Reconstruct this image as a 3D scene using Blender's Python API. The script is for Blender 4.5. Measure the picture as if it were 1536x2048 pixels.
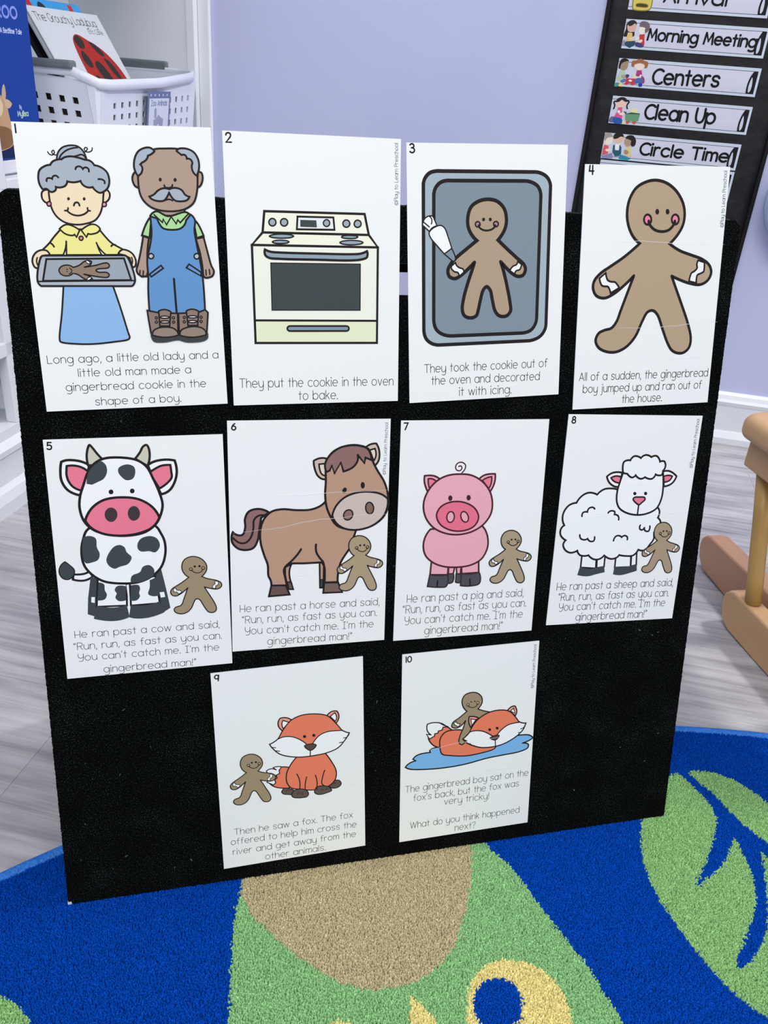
import bpy, bmesh, math, random
import numpy as np
from mathutils import Vector, Matrix
from mathutils.geometry import tessellate_polygon
random.seed(5); rng = np.random.default_rng(5)
for _o in list(bpy.data.objects): bpy.data.objects.remove(_o)
sc = bpy.context.scene; COL = sc.collection
# ---------------------------------------------------------------- measured frame of the room (metres; rug top is z = 0)
CAM = {'loc': [-0.18889, -0.54625, 0.70266], 'rot': [1.080149, -0.071782, -0.231046], 'f': 1645.97}
WALL_ANGLE = -0.456708
WALL_N = 1.3838
BOARD = dict(w=0.6222, h=0.6233, lean=0.22206)
CARD_W, CARD_H = 139.7, 208.1

# ---------------------------------------------------------------- camera
_c = bpy.data.cameras.new('camera'); cam = bpy.data.objects.new('camera', _c); COL.objects.link(cam)
cam.location = CAM['loc']; cam.rotation_euler = CAM['rot']
_c.sensor_fit = 'VERTICAL'; _c.sensor_height = 24.0; _c.lens = CAM['f'] / 2048 * 24.0; _c.clip_start = .02
sc.camera = cam
# ---------------------------------------------------------------- light
sc.view_settings.view_transform = 'Standard'; sc.view_settings.look = 'None'
sc.view_settings.gamma = 1; sc.view_settings.use_curve_mapping = False; sc.view_settings.exposure = 0.0
w = bpy.data.worlds.new('room_light'); sc.world = w; w.use_nodes = True
w.node_tree.nodes['Background'].inputs[0].default_value = (.98, .985, .99, 1); w.node_tree.nodes['Background'].inputs[1].default_value = .85
def area(name, loc, target, size, power, col, sy=None):
    l = bpy.data.lights.new(name, 'AREA'); l.energy = power; l.size = size; l.color = col
    if sy: l.shape = 'RECTANGLE'; l.size_y = sy
    o = bpy.data.objects.new(name, l); COL.objects.link(o); o.location = loc
    o.rotation_euler = (Vector(target) - Vector(loc)).to_track_quat('-Z', 'Y').to_euler(); return o
area('ceiling_panel_light', (-.5, -1.1, 2.35), (0, .1, .3), 1.2, 30, (.995, 1, .98), .6)
area('ceiling_spot_light', (1.9, .45, 2.25), (.4, .2, 0), .25, 32, (1, .98, .95))
# ---------------------------------------------------------------- helpers
WD = Vector((math.cos(WALL_ANGLE), math.sin(WALL_ANGLE), 0)); WN = Vector((-WD.y, WD.x, 0)); UP = Vector((0, 0, 1))
def W(s, n, z): return WD * s + WN * n + UP * z      # point by distance along the wall, towards the wall, and height
def lin(h):
    r = [int(h[i:i+2], 16) / 255 for i in (0, 2, 4)]
    return [x / 12.92 if x <= .04045 else ((x + .055) / 1.055) ** 2.4 for x in r]
_m = {}
def mat(name, col, rough=.6, spec=.35, k=1.0):
    if name in _m: return _m[name]
    m = bpy.data.materials.new(name); m.use_nodes = True; b = m.node_tree.nodes['Principled BSDF']
    c = lin(col) if isinstance(col, str) else col
    b.inputs['Base Color'].default_value = (c[0]*k, c[1]*k, c[2]*k, 1); b.inputs['Roughness'].default_value = rough
    b.inputs['Specular IOR Level'].default_value = spec; m.diffuse_color = (*c[:3], 1)
    _m[name] = m; return m
def noisemat(name, c1, c2, scale, rough=.7, bump=0.0, spec=.3, stretch=(1, 1, 1), rot=0.0, detail=4, lo=.35, hi=.65, bscale=None, dist=.002):
    m = mat(name, c1, rough, spec); nt = m.node_tree; N = nt.nodes; K = nt.links
    b = N['Principled BSDF']; tc = N.new('ShaderNodeTexCoord'); mp = N.new('ShaderNodeMapping')
    mp.inputs['Scale'].default_value = stretch; mp.inputs['Rotation'].default_value = (0, 0, rot)
    no = N.new('ShaderNodeTexNoise'); no.inputs['Scale'].default_value = scale; no.inputs['Detail'].default_value = detail
    cr = N.new('ShaderNodeValToRGB'); a, c = (lin(c1) if isinstance(c1, str) else c1), (lin(c2) if isinstance(c2, str) else c2)
    cr.color_ramp.elements[0].position = lo; cr.color_ramp.elements[0].color = (*a, 1)
    cr.color_ramp.elements[1].position = hi; cr.color_ramp.elements[1].color = (*c, 1)
    K.new(tc.outputs['Object'], mp.inputs[0]); K.new(mp.outputs[0], no.inputs['Vector']); K.new(no.outputs['Fac'], cr.inputs[0]); K.new(cr.outputs[0], b.inputs['Base Color'])
    if bump:
        bp = N.new('ShaderNodeBump'); bp.inputs['Strength'].default_value = bump; bp.inputs['Distance'].default_value = dist
        K.new(no.outputs['Fac'], bp.inputs['Height']); K.new(bp.outputs[0], b.inputs['Normal'])
    return m
def ink(h): return mat('ink_' + h, h, .6, .2, 1.0)
def tag(o, label=None, cat=None, group=None, kind=None):
    if label: o['label'] = label
    if cat: o['category'] = cat
    if group: o['group'] = group
    if kind: o['kind'] = kind
    return o
def thing(name, loc, label, cat, group=None):
    o = bpy.data.objects.new(name, None); COL.objects.link(o); o.location = loc; o.empty_display_size = .05
    return tag(o, label, cat, group)
def link(name, me, parent=None, mats=()):
    for m in mats: me.materials.append(m)
    o = bpy.data.objects.new(name, me); COL.objects.link(o)
    if parent: o.parent = parent
    return o
def origin_of(parent):
    v = Vector((0, 0, 0)); p = parent
    while p: v += p.location; p = p.parent
    return v
class MB:
    """collects polygons given in world coordinates; build() links them as one mesh"""
    def __init__(s): s.v = []; s.f = []; s.m = []
    def add(s, vs, fs, mi=0):
        b = len(s.v); s.v += [Vector(v) for v in vs]; s.f += [tuple(b + i for i in f) for f in fs]; s.m += [mi] * len(fs); return s
    def boxf(s, f, a, b, mi=0):       # box between two corners in the frame f(x, y, z)
        (x0, y0, z0), (x1, y1, z1) = a, b
        vs = [f(x, y, z) for z in (z0, z1) for x, y in ((x0, y0), (x1, y0), (x1, y1), (x0, y1))]
        return s.add(vs, [(0, 3, 2, 1), (4, 5, 6, 7), (0, 1, 5, 4), (1, 2, 6, 5), (2, 3, 7, 6), (3, 0, 4, 7)], mi)
    def prism(s, pts, ext, mi=0):     # planar outline swept by a vector
        n = len(pts); q = [Vector(a) + ext for a in pts]; vs = [Vector(a) for a in pts] + q
        return s.add(vs, [tuple(range(n))[::-1], tuple(range(n, 2 * n))] + [(i, (i + 1) % n, n + (i + 1) % n, n + i) for i in range(n)], mi)
    def tube(s, path, r, seg=12, mi=0, caps=True):
        path = [Vector(a) for a in path]; rr = r if isinstance(r, (list, tuple)) else [r] * len(path); rings = []
        for i, pnt in enumerate(path):
            d = (path[min(i+1, len(path)-1)] - path[max(i-1, 0)]).normalized()
            ax = Vector((0, 0, 1)) if abs(d.z) < .9 else Vector((1, 0, 0)); u = d.cross(ax).normalized(); v = d.cross(u)
            rings.append([pnt + (u * math.cos(2*math.pi*k/seg) + v * math.sin(2*math.pi*k/seg)) * rr[i] for k in range(seg)])
        vs = [a for g in rings for a in g]; fs = [(i*seg+k, i*seg+(k+1) % seg, (i+1)*seg+(k+1) % seg, (i+1)*seg+k) for i in range(len(rings)-1) for k in range(seg)]
        if caps: fs += [tuple(range(seg))[::-1], tuple((len(rings)-1)*seg + k for k in range(seg))]
        return s.add(vs, fs, mi)
    def build(s, name, mats, parent=None, smooth=False, bevel=0, seg=2, label=None, local=False):
        o0 = Vector((0, 0, 0)) if (local or not parent) else origin_of(parent)
        me = bpy.data.meshes.new(name); me.from_pydata([v - o0 for v in s.v], [], s.f)
        me.polygons.foreach_set('material_index', s.m)
        bm = bmesh.new(); bm.from_mesh(me); bmesh.ops.recalc_face_normals(bm, faces=bm.faces); bm.to_mesh(me); bm.free()
        if smooth: me.shade_smooth()
        o = link(name, me, parent, mats if isinstance(mats, (list, tuple)) else [mats])
        if bevel:
            b = o.modifiers.new('bevel', 'BEVEL'); b.width = bevel; b.segments = seg; b.limit_method = 'ANGLE'; b.angle_limit = .6
        if label: o['label'] = label
        return o
# ---- flat print: smooth outlines, filled shapes and pen strokes in card millimetres
def parse(t):
    r = []
    for k in t.split():
        b = k.endswith('!'); x, y = k.rstrip('!').split(','); r.append((float(x), float(y), b))
    return r
def cr(p0, p1, p2, p3, n):
    P = [np.array(q[:2], float) for q in (p0, p1, p2, p3)]; t = [0.0]
    for i in range(3): t.append(t[-1] + max(np.linalg.norm(P[i+1] - P[i]), 1e-4) ** .5)
    out = []
    for k in range(n):
        u = t[1] + (t[2] - t[1]) * k / n
        A = [(t[i+1]-u)/(t[i+1]-t[i])*P[i] + (u-t[i])/(t[i+1]-t[i])*P[i+1] for i in range(3)]
        B = [(t[i+2]-u)/(t[i+2]-t[i])*A[i] + (u-t[i])/(t[i+2]-t[i])*A[i+1] for i in range(2)]
        out.append(tuple((t[2]-u)/(t[2]-t[1])*B[0] + (u-t[1])/(t[2]-t[1])*B[1]))
    return out
def phantom(a, b, c):
    """imagined point before the corner a that keeps the bend of a-b-c going"""
    v1 = (b[0]-a[0], b[1]-a[1])
    if c is None: return (a[0]-v1[0], a[1]-v1[1])
    v2 = (c[0]-b[0], c[1]-b[1]); l1, l2 = math.hypot(*v1) or 1, math.hypot(*v2) or 1
    t = math.atan2(v1[0]*v2[1]-v1[1]*v2[0], v1[0]*v2[0]+v1[1]*v2[1]) * min(1, l2/l1); t = -max(-1.5, min(1.5, t))
    return (a[0] - (v1[0]*math.cos(t) - v1[1]*math.sin(t)), a[1] - (v1[0]*math.sin(t) + v1[1]*math.cos(t)))
def smooth(pts, closed, sub=5):
    n = len(pts); out = []; rngi = range(n if closed else n - 1)
    for i in rngi:
        a, b = pts[i], pts[(i+1) % n]
        if a[2] and b[2]: out.append(a[:2]); continue
        pa = pts[(i-1) % n] if (closed or i > 0) else None; pb = pts[(i+2) % n] if (closed or i + 2 < n) else None
        oa, ob = pa, pb
        if a[2] or pa is None: pa = phantom(a, b, None if b[2] else ob)
        if b[2] or pb is None: pb = phantom(b, a, None if a[2] else oa)
        out += cr(pa, a, b, pb, sub)
    if not closed: out.append(pts[-1][:2])
    r = [out[0]]
    for q in out[1:]:
        if math.dist(q, r[-1]) > .02: r.append(q)
    if closed and len(r) > 2 and math.dist(r[0], r[-1]) < .02: r.pop()
    return r
class Flat:
    """coloured shapes stacked like ink on paper; layer step 0.004 mm"""
    def __init__(s, z=0.0): s.v = []; s.f = []; s.m = []; s.mats = []; s.z = z
    def mi(s, c):
        if c not in s.mats: s.mats.append(c)
        return s.mats.index(c)
    def tri(s, pts, tris, c):
        b = len(s.v); s.v += [(x*.001, y*.001, s.z*.001) for x, y in pts]; k = s.mi(c)
        for t in tris:
            a, d, e = (pts[i] for i in t); cr_ = (d[0]-a[0])*(e[1]-a[1]) - (d[1]-a[1])*(e[0]-a[0])
            s.f.append(tuple(b + i for i in (t if cr_ > 0 else t[::-1]))); s.m.append(k)
    def fill(s, pts, c):
        s.z += .004; s.tri(pts, tessellate_polygon([[Vector((x, y, 0)) for x, y in pts]]), c)
    def disc(s, p, r, c, n=10):
        s.tri([(p[0]+r*math.cos(2*math.pi*k/n), p[1]+r*math.sin(2*math.pi*k/n)) for k in range(n)], [(0, k, k+1) for k in range(1, n-1)], c)
    def stroke(s, pts, w, closed, c, step=True):
        if step: s.z += .004
        n = len(pts); h = w/2; Lf = []; Rt = []; z0 = s.z; joints = []
        if n < 2: s.disc(pts[0], h, c); return
        for i in range(n):
            a = pts[(i-1) % n] if (closed or i) else None; b = pts[(i+1) % n] if (closed or i < n-1) else None; p = pts[i]
            d1 = None if a is None else ((p[0]-a[0]), (p[1]-a[1])); d2 = None if b is None else ((b[0]-p[0]), (b[1]-p[1]))
            if d1 is None: d1 = d2
            if d2 is None: d2 = d1
            l1 = math.hypot(*d1) or 1; l2 = math.hypot(*d2) or 1; d1 = (d1[0]/l1, d1[1]/l1); d2 = (d2[0]/l2, d2[1]/l2)
            nx, ny = -(d1[1]+d2[1]), d1[0]+d2[0]; l = math.hypot(nx, ny)
            if l < .7:                       # sharp corner: bevelled with a round joint
                joints.append(p); nx, ny = -d2[1], d2[0]; l = 1; k = h
                Lf.append((p[0]-d1[1]*h, p[1]+d1[0]*h)); Rt.append((p[0]+d1[1]*h, p[1]-d1[0]*h))
                Lf.append((p[0]+nx*h, p[1]+ny*h)); Rt.append((p[0]-nx*h, p[1]-ny*h)); continue
            nx /= l; ny /= l; k = h / max(.62, nx*-d2[1] + ny*d2[0])
            if l < 1.75: joints.append(p)
            Lf.append((p[0]+nx*k, p[1]+ny*k)); Rt.append((p[0]-nx*k, p[1]-ny*k))
        m = len(Lf); pp = Lf + Rt; t = []
        for i in range(m if closed else m-1):
            j = (i+1) % m; t += [(i, m+i, m+j), (i, m+j, j)]
        s.tri(pp, t, c)
        s.z = z0 + .0015
        for p in joints: s.disc(p, h, c)
        if not closed: s.disc(pts[0], h, c); s.disc(pts[-1], h, c)
    def items(s, its):
        for k, f, c, w_, data in its:
            P = parse(data)
            if k == 'S':
                q = smooth(P, True)
                if f: s.fill(q, f)
                if c: s.stroke(q, w_, True, c)
            else: s.stroke(smooth(P, False), w_, False, c)
    def build(s, name, parent, label=None):
        me = bpy.data.meshes.new(name); me.from_pydata(s.v, [], s.f); me.polygons.foreach_set('material_index', s.m)
        o = link(name, me, parent, [ink(c) for c in s.mats])
        if label: o['label'] = label
        return o
# ---- single-stroke alphabet (x-height 6, capitals 8.4)
R_ = ('A', 3, 3, 3, 3, 0, 360)
def D_(x, y): return ('D', x, y)
G = {
'a': (6, [R_, '6,6! 6,0!']), 'b': (6, ['0,8.6! 0,0!', R_]), 'c': (5.2, [('A', 3, 3, 3, 3, 45, 315)]), 'd': (6, [R_, '6,8.6! 6,0!']),
'e': (6, ['0,3.1! 6,3.1!', ('A', 3, 3, 3, 3, 2, 312)]), 'f': (3.6, ['3.8,8.1 2.8,8.6 1.8,8 1.5,6.8 1.5,0!', '0,5.4! 3.2,5.4!']),
'g': (6, [R_, '6,6! 6,-.6 5.3,-2.5 3.4,-3.2 .9,-2.7']), 'h': (5, ['0,8.6! 0,0!', '0,3 .7,5.2 2.6,6 4.5,5.2 5,3.2 5,0!']), 'i': (.4, ['0.2,6! 0.2,0!', D_(.2, 8.2)]),
'j': (1.4, ['1.2,6! 1.2,-1.2 .6,-2.7 -.6,-3', D_(1.2, 8.2)]), 'k': (4.2, ['0,8.6! 0,0!', '3.9,6! 0,2.5!', '1.3,3.7! 4.2,0!']), 'l': (.4, ['.2,8.6! .2,0!']),
'm': (7.4, ['0,6! 0,0!', '0,3.4 .5,5.3 2,6 3.3,5.3 3.7,3.6 3.7,0!', '3.7,3.4 4.2,5.3 5.7,6 7,5.3 7.4,3.6 7.4,0!']), 'n': (5, ['0,6! 0,0!', '0,3 .7,5.2 2.6,6 4.5,5.2 5,3.2 5,0!']),
'o': (6, [R_]), 'p': (6, ['0,6! 0,-3!', R_]), 'q': (6, ['6,6! 6,-3!', R_]), 'r': (3.4, ['0,6! 0,0!', '0,3 .6,5.1 2,6 3.4,5.8']),
's': (4.8, ['4.6,4.9 3.6,5.8 2.2,6 .8,5.5 .4,4.4 1.2,3.4 2.5,3.05 3.9,2.6 4.6,1.6 4.1,.5 2.9,0 1.4,.1 .2,1.1']), 't': (3.4, ['1.7,8.2! 1.7,0!', '0,5.6! 3.4,5.6!']),
'u': (5.2, ['0,6! 0,2.8 .7,.8 2.6,0 4.5,.8 5.2,2.8', '5.2,6! 5.2,0!']), 'v': (5, ['0,6! 2.5,0! 5,6!']), 'w': (7.8, ['0,6! 2,0! 3.9,5.8! 5.8,0! 7.8,6!']), 'x': (4.8, ['0,6! 4.8,0!', '4.8,6! 0,0!']),
'y': (5.4, ['0,6! 0,3 .8,.9 2.7,0 4.6,.9 5.4,3', '5.4,6! 5.4,-.6 4.7,-2.5 3,-3.2 .8,-2.7']), 'z': (4.6, ['0,6! 4.6,6! 0,0! 4.6,0!']),
'A': (6.4, ['0,0! 3.2,8.4! 6.4,0!', '1,2.6! 5.4,2.6!']), 'B': (5.2, ['0,0! 0,8.4! 3,8.4 4.6,7.8 4.8,6.3 4.2,4.9 2.8,4.5 0,4.5!', '2.8,4.5 4.7,4 5.2,2.3 4.6,.6 2.8,0 0,0!']),
'C': (6.2, [('A', 4, 4.2, 4, 4.2, 50, 310)]), 'E': (4.6, ['4.6,8.4! 0,8.4! 0,0! 4.6,0!', '0,4.3! 4,4.3!']), 'G': (7, [('A', 4, 4.2, 4, 4.2, 45, 350), '8,3.8! 4.6,3.8!']),
'H': (5.8, ['0,8.4! 0,0!', '5.8,8.4! 5.8,0!', '0,3.6! 5.8,3.6!']), 'I': (3.6, ['0,8.4! 3.6,8.4!', '1.8,8.4! 1.8,0!', '0,0! 3.6,0!']), 'L': (4.8, ['0,8.4! 0,0! 4.8,0!']),
'M': (7.4, ['0,0! .9,8.4! 3.7,2.2! 6.5,8.4! 7.4,0!']), 'O': (6, [('A', 3, 4.2, 3, 4.2, 0, 360)]), 'P': (5, ['0,0! 0,8.4! 2.8,8.4 4.7,7.7 5,6.2 4.5,4.7 2.8,4 0,4!']),
'R': (5.6, ['0,0! 0,8.4! 3,8.4 5.1,7.8 5.5,6.2 4.9,4.7 3,4.1 0,4.1!', '2.8,4.1! 5.6,0!']), 'T': (6.4, ['0,8.4! 6.4,8.4!', '3.2,8.4! 3.2,0!']), 'U': (5.6, ['0,8.4! 0,3 .9,.8 2.8,0 4.7,.8 5.6,3 5.6,8.4!']),
'W': (9.4, ['0,8.4! 2.4,0! 4.7,8! 7,0! 9.4,8.4!']), 'Y': (5.6, ['0,8.4! 0,5.6 .8,3.8 2.8,3.1 4.8,3.8 5.6,5.6', '5.6,8.4! 5.6,2.6 4.8,.2 3,-.8 .8,-.4']), 'Z': (5.6, ['0,8.4! 5.6,8.4! 0,0! 5.6,0!']), 'S': (5, ['4.8,7.2 3.6,8.3 2,8.4 .5,7.4 .5,5.8 2,4.7 3.8,3.8 5,2.4 4.4,.7 2.6,0 .1,1']),
'1': (.4, ['.2,8.4! .2,0!']), '2': (5, ['.2,6.4 .9,7.9 2.6,8.4 4.3,7.7 4.6,6 3.6,4! .1,0! 5,0!']), '3': (4.8, ['.3,7.4 1.6,8.3 3.2,8.2 4.3,7 4.1,5.5 3,4.7 1.8,4.6!', '1.8,4.6! 3.6,4.4 4.8,2.7 4.2,.8 2.4,0 .1,1']),
'4': (4.8, ['.5,8.4! 0,3.2! 4.8,3.2!', '3.6,8.4! 3.6,0!']), '5': (5, ['4.8,8.4! .9,8.4! .5,4.7! 2.5,5.3 4.5,4.5 5,2.6 4.1,.6 2.2,0 .1,1']), '6': (5.2, [('A', 2.6, 2.6, 2.6, 2.6, 0, 360), '4,8.4 1.5,6.3 0,2.6']), '7': (4.8, ['0,8.4! 4.8,8.4! 1.4,0!']),
'8': (5, [('A', 2.5, 6.4, 2, 2, 0, 360), ('A', 2.5, 2.2, 2.5, 2.2, 0, 360)]), '9': (5.2, [('A', 2.6, 5.6, 2.6, 2.8, 0, 360), '5.2,8.4! 5.2,0!']), '0': (5.2, [('A', 2.6, 4.2, 2.6, 4.2, 0, 360)]),
',': (.6, ['.6,.5! 0,-1.6!']), '.': (.4, [D_(.2, .2)]), '’': (.6, ['.6,8.6! 0,6.8!']), '“': (2.6, ['1.2,8.4! .2,7.4! 1,6.4!', '2.6,8.4! 1.6,7.4! 2.4,6.4!']), '”': (2.6, ['.2,8.4! 1,7.4! 0,6.4!', '1.6,8.4! 2.4,7.4! 1.4,6.4!']),
'!': (.6, ['.5,8.4! .3,2.4!', D_(.2, .2)]), '?': (4.2, ['0,7 .7,8.3 2.3,8.6 3.9,7.7 4,6.1 2.4,4.6 2,2.6!', D_(2, .2)]), '©': (8.4, [('A', 4.2, 3.6, 4.2, 4.2, 0, 360), ('A', 4.2, 3.6, 2.1, 2.1, 45, 315)]), ' ': (2.6, [])}
GAP = 1.7
def text(fl, string, x0, y0, x1, y1, unit, pen, color, fit=True):
    nat = sum(G[ch][0] + GAP for ch in string) - GAP; dx, dy = x1 - x0, y1 - y0; Ln = math.hypot(dx, dy); ux, uy = dx/Ln, dy/Ln
    sx = Ln / nat if (fit and nat > 6) else unit
    z = fl.z + .004; x = 0.0
    def P(a, b): a = a*sx; b = b*unit; return (x0 + ux*(x*sx + a) - uy*b, y0 + uy*(x*sx + a) + ux*b)
    for ch in string:
        adv, strokes = G[ch]
        for k_, st in enumerate(strokes):
            fl.z = z + .003 * k_
            if isinstance(st, str): fl.stroke([P(*q) for q in smooth(parse(st), False, 4)], pen, False, color, False)
            elif st[0] == 'D': fl.disc(P(st[1], st[2]), pen * (.95 if pen < 2 else .62), color)
            else:
                _, cx, cy, rx, ry, a0, a1 = st; full = a1 - a0 >= 360; n = 22
                q = [P(cx + rx*math.cos(math.radians(a0+(a1-a0)*i/n)), cy + ry*math.sin(math.radians(a0+(a1-a0)*i/n))) for i in range(n if full else n+1)]
                fl.stroke(q, pen, full, color, False)
        x += adv + GAP
    fl.z = z + .008
# ================================================================ STRUCTURE
M_wall = noisemat('lavender_paint', 'bcc1e4', 'c1c6e8', 3.0, .75, 0, .2)
M_white = noisemat('white_paint', 'dfe3ea', 'e6e9ef', 4.0, .45, 0, .4)
M_back = mat('white_panel', 'd3dae2', .6, .3)
def struct(name, mb, m, parent=None, **k):
    o = mb.build(name, m, parent, **k)
    if not parent: o['kind'] = 'structure'
    return o
b = MB().boxf(W, (-1.25, WALL_N, -.012), (1.9, WALL_N + .1, 2.5)); struct('wall_back', b, M_wall)
b = MB().boxf(W, (-1.25, -.6, -.012), (-1.15, WALL_N, 2.5)); struct('wall_left', b, M_wall)
b = MB().boxf(W, (-1.25, -2.2, -.05), (1.9, WALL_N, -.018)); floor = struct('floor', b, mat('floor_base', '55504e', .8))
# vinyl planks running along the wall
M_pl = []
for i, (c1, c2, c3) in enumerate((('9f9da4', 'b0aeb4', '8c8990'), ('a4a2a6', 'b4b2b6', '8f8c91'), ('a09ea5', 'b1afb5', '8a878e'))):
    m = mat('grey_oak_%s' % 'abc'[i], c1, .55, .35); nt = m.node_tree; N = nt.nodes; K = nt.links; bs = N['Principled BSDF']
    tc = N.new('ShaderNodeTexCoord'); mp = N.new('ShaderNodeMapping'); mp.inputs['Rotation'].default_value = (0, 0, -WALL_ANGLE)
    m2 = N.new('ShaderNodeVectorMath'); m2.operation = 'MULTIPLY'; m2.inputs[1].default_value = (4, 120, 1)
    K.new(tc.outputs['Object'], mp.inputs[0]); K.new(mp.outputs[0], m2.inputs[0])
    wv = N.new('ShaderNodeTexNoise'); wv.inputs['Scale'].default_value = 5; wv.inputs['Detail'].default_value = 3
    ad = N.new('ShaderNodeMixRGB'); ad.blend_type = 'ADD'; ad.inputs[0].default_value = 3.0; K.new(mp.outputs[0], wv.inputs['Vector']); K.new(m2.outputs[0], ad.inputs[1]); K.new(wv.outputs['Color'], ad.inputs[2])
    no = N.new('ShaderNodeTexNoise'); no.inputs['Scale'].default_value = 1.0; no.inputs['Detail'].default_value = 8; no.inputs['Roughness'].default_value = .62; K.new(ad.outputs[0], no.inputs['Vector'])
    r1 = N.new('ShaderNodeValToRGB'); e = r1.color_ramp.elements; e[0].position = .30; e[0].color = (*lin(c3), 1); e[1].position = .46; e[1].color = (*lin(c1), 1)
    x = e.new(.62); x.color = (*lin(c2), 1); K.new(no.outputs['Fac'], r1.inputs[0])
    bl = N.new('ShaderNodeTexNoise'); bl.inputs['Scale'].default_value = 7; m3 = N.new('ShaderNodeVectorMath'); m3.operation = 'MULTIPLY'; m3.inputs[1].default_value = (1, 3, 1); K.new(mp.outputs[0], m3.inputs[0]); K.new(m3.outputs[0], bl.inputs['Vector'])
    mx = N.new('ShaderNodeMixRGB'); mx.blend_type = 'SOFT_LIGHT'; mx.inputs[0].default_value = .9; K.new(r1.outputs[0], mx.inputs[1]); K.new(bl.outputs['Fac'], mx.inputs[2]); K.new(mx.outputs[0], bs.inputs['Base Color'])
    bp = N.new('ShaderNodeBump'); bp.inputs['Strength'].default_value = .35; bp.inputs['Distance'].default_value = .001; K.new(no.outputs['Fac'], bp.inputs['Height']); K.new(bp.outputs[0], bs.inputs['Normal']); M_pl.append(m)
PW = .178; row = 0; n1 = WALL_N
while n1 > -.75:
    s0 = -1.15 - random.random() * .8
    while s0 < 1.9:
        s1 = s0 + 1.22; a0, a1 = max(s0 + .0002, -1.15), min(s1 - .0002, 1.9)
        if a1 - a0 > .02:
            q = MB().boxf(W, (a0, n1 - PW + .0004, -.018), (a1, n1, -.012)); q.build('plank', M_pl[random.randrange(3)], floor)
        s0 = s1
    n1 -= PW; row += 1
# baseboard of the back wall: flat board, rounded cap, shoe moulding
bb = MB(); prof = [(0, -.012), (.021, -.012), (.021, .002), (.015, .016), (.011, .018), (.011, .076), (.014, .080), (.017, .088), (.013, .094), (.010, .103), (.004, .108), (0, .108)]
bb.prism([W(-.772, WALL_N - a, h) for a, h in prof], WD * 2.6); struct('baseboard_back', bb, M_white)
q = MB().boxf(W, (-.80, WALL_N - .012, -.012), (-.772, WALL_N, 1.6)); struct('trim_1', q, M_white, bevel=.003)
# ================================================================ BUILT-IN BOOKCASE (left)
SF = -.80
bc = thing('bookcase', W(-.95, .75, -.012), 'white built-in bookcase with moulded base against the lavender wall', 'bookcase')
N0, N1 = -.35, WALL_N - .001
MB().boxf(W, (-1.12, N0, .0), (-1.10, N1, 1.5)).build('back_panel', M_back, bc)
MB().boxf(W, (-1.10, N1 - .022, .0), (SF - .02, N1, 1.5)).build('side_panel', M_white, bc, bevel=.001)
MB().boxf(W, (-1.10, N0, .0), (SF - .02, N0 + .022, 1.5)).build('side_panel', M_white, bc, bevel=.001)
def shelf(z0, z1, s1=SF - .02, n0=N0 + .022, nn1=N1 - .022, nm='shelf'): MB().boxf(W, (-1.10, n0, z0), (s1, nn1, z1)).build(nm, M_white, bc, bevel=.0015)
shelf(.245, .268, SF); shelf(.515, .535, SF - .026, N0 + .022); shelf(.985, 1.005); shelf(.105, .127)
MB().boxf(W, (SF - .02, N1 - .028, .108), (SF, N1, 1.5)).build('stile', M_white, bc, bevel=.002)
MB().boxf(W, (SF - .02, .58, .127), (SF, .64, 1.5)).build('stile', M_white, bc, bevel=.002)
MB().boxf(W, (SF - .02, N0, .127), (SF, N0 + .06, 1.5)).build('stile', M_white, bc, bevel=.002)
MB().boxf(W, (SF - .022, .64, .465), (SF + .001, N1 - .028, .514)).build('rail', M_white, bc, bevel=.002)
MB().boxf(W, (SF - .022, N0 + .06, .465), (SF + .001, .58, .514)).build('rail', M_white, bc, bevel=.002)
base = MB(); pr = [(-.0195, -.012), (.016, -.012), (.017, .012), (.012, .028), (.003, .036), (.003, .086), (.012, .090), (.013, .100), (.004, .108), (.001, .110), (.001, .127), (-.0195, .127)]
base.prism([W(SF + a, N0, h) for a, h in pr], WN * (WALL_N - .023 - N0)); base.build('base_moulding', M_white, bc)
# white bin in the lower bay
M_pla = mat('white_plastic', 'dfe4f2', .35, .5)
bn = thing('storage_bin', W(-.94, .42, .127), 'smooth white plastic bin in the lowest bay of the bookcase', 'bin')
q = MB(); o_ = [(-1.06, .28), (-.825, .28), (-.825, .555), (-1.06, .555)]
for (a0, b0), (a1, b1) in zip(o_, o_[1:] + o_[:1]):
    ca, cb = -.9425, .4175
    t0 = (ca + (a0-ca)*.9, cb + (b0-cb)*.94); t1 = (ca + (a1-ca)*.9, cb + (b1-cb)*.94)
    q.add([W(*t0, .1275), W(*t1, .1275), W(a1, b1, .232), W(a0, b0, .232)], [(0, 1, 2, 3)])
q.add([W(ca + (a-ca)*.9, cb + (b_-cb)*.94, .1275) for a, b_ in o_], [(0, 1, 2, 3)])
o = q.build('bin_body', M_pla, bn); md = o.modifiers.new('wall', 'SOLIDIFY'); md.thickness = .003; md.offset = -1
MB().tube([W(-1.06, .28, .232), W(-.825, .28, .232), W(-.825, .555, .232), W(-1.06, .555, .232), W(-1.06, .28, .232)], .0035, 8).build('rim', M_pla, bn, smooth=True)
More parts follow.
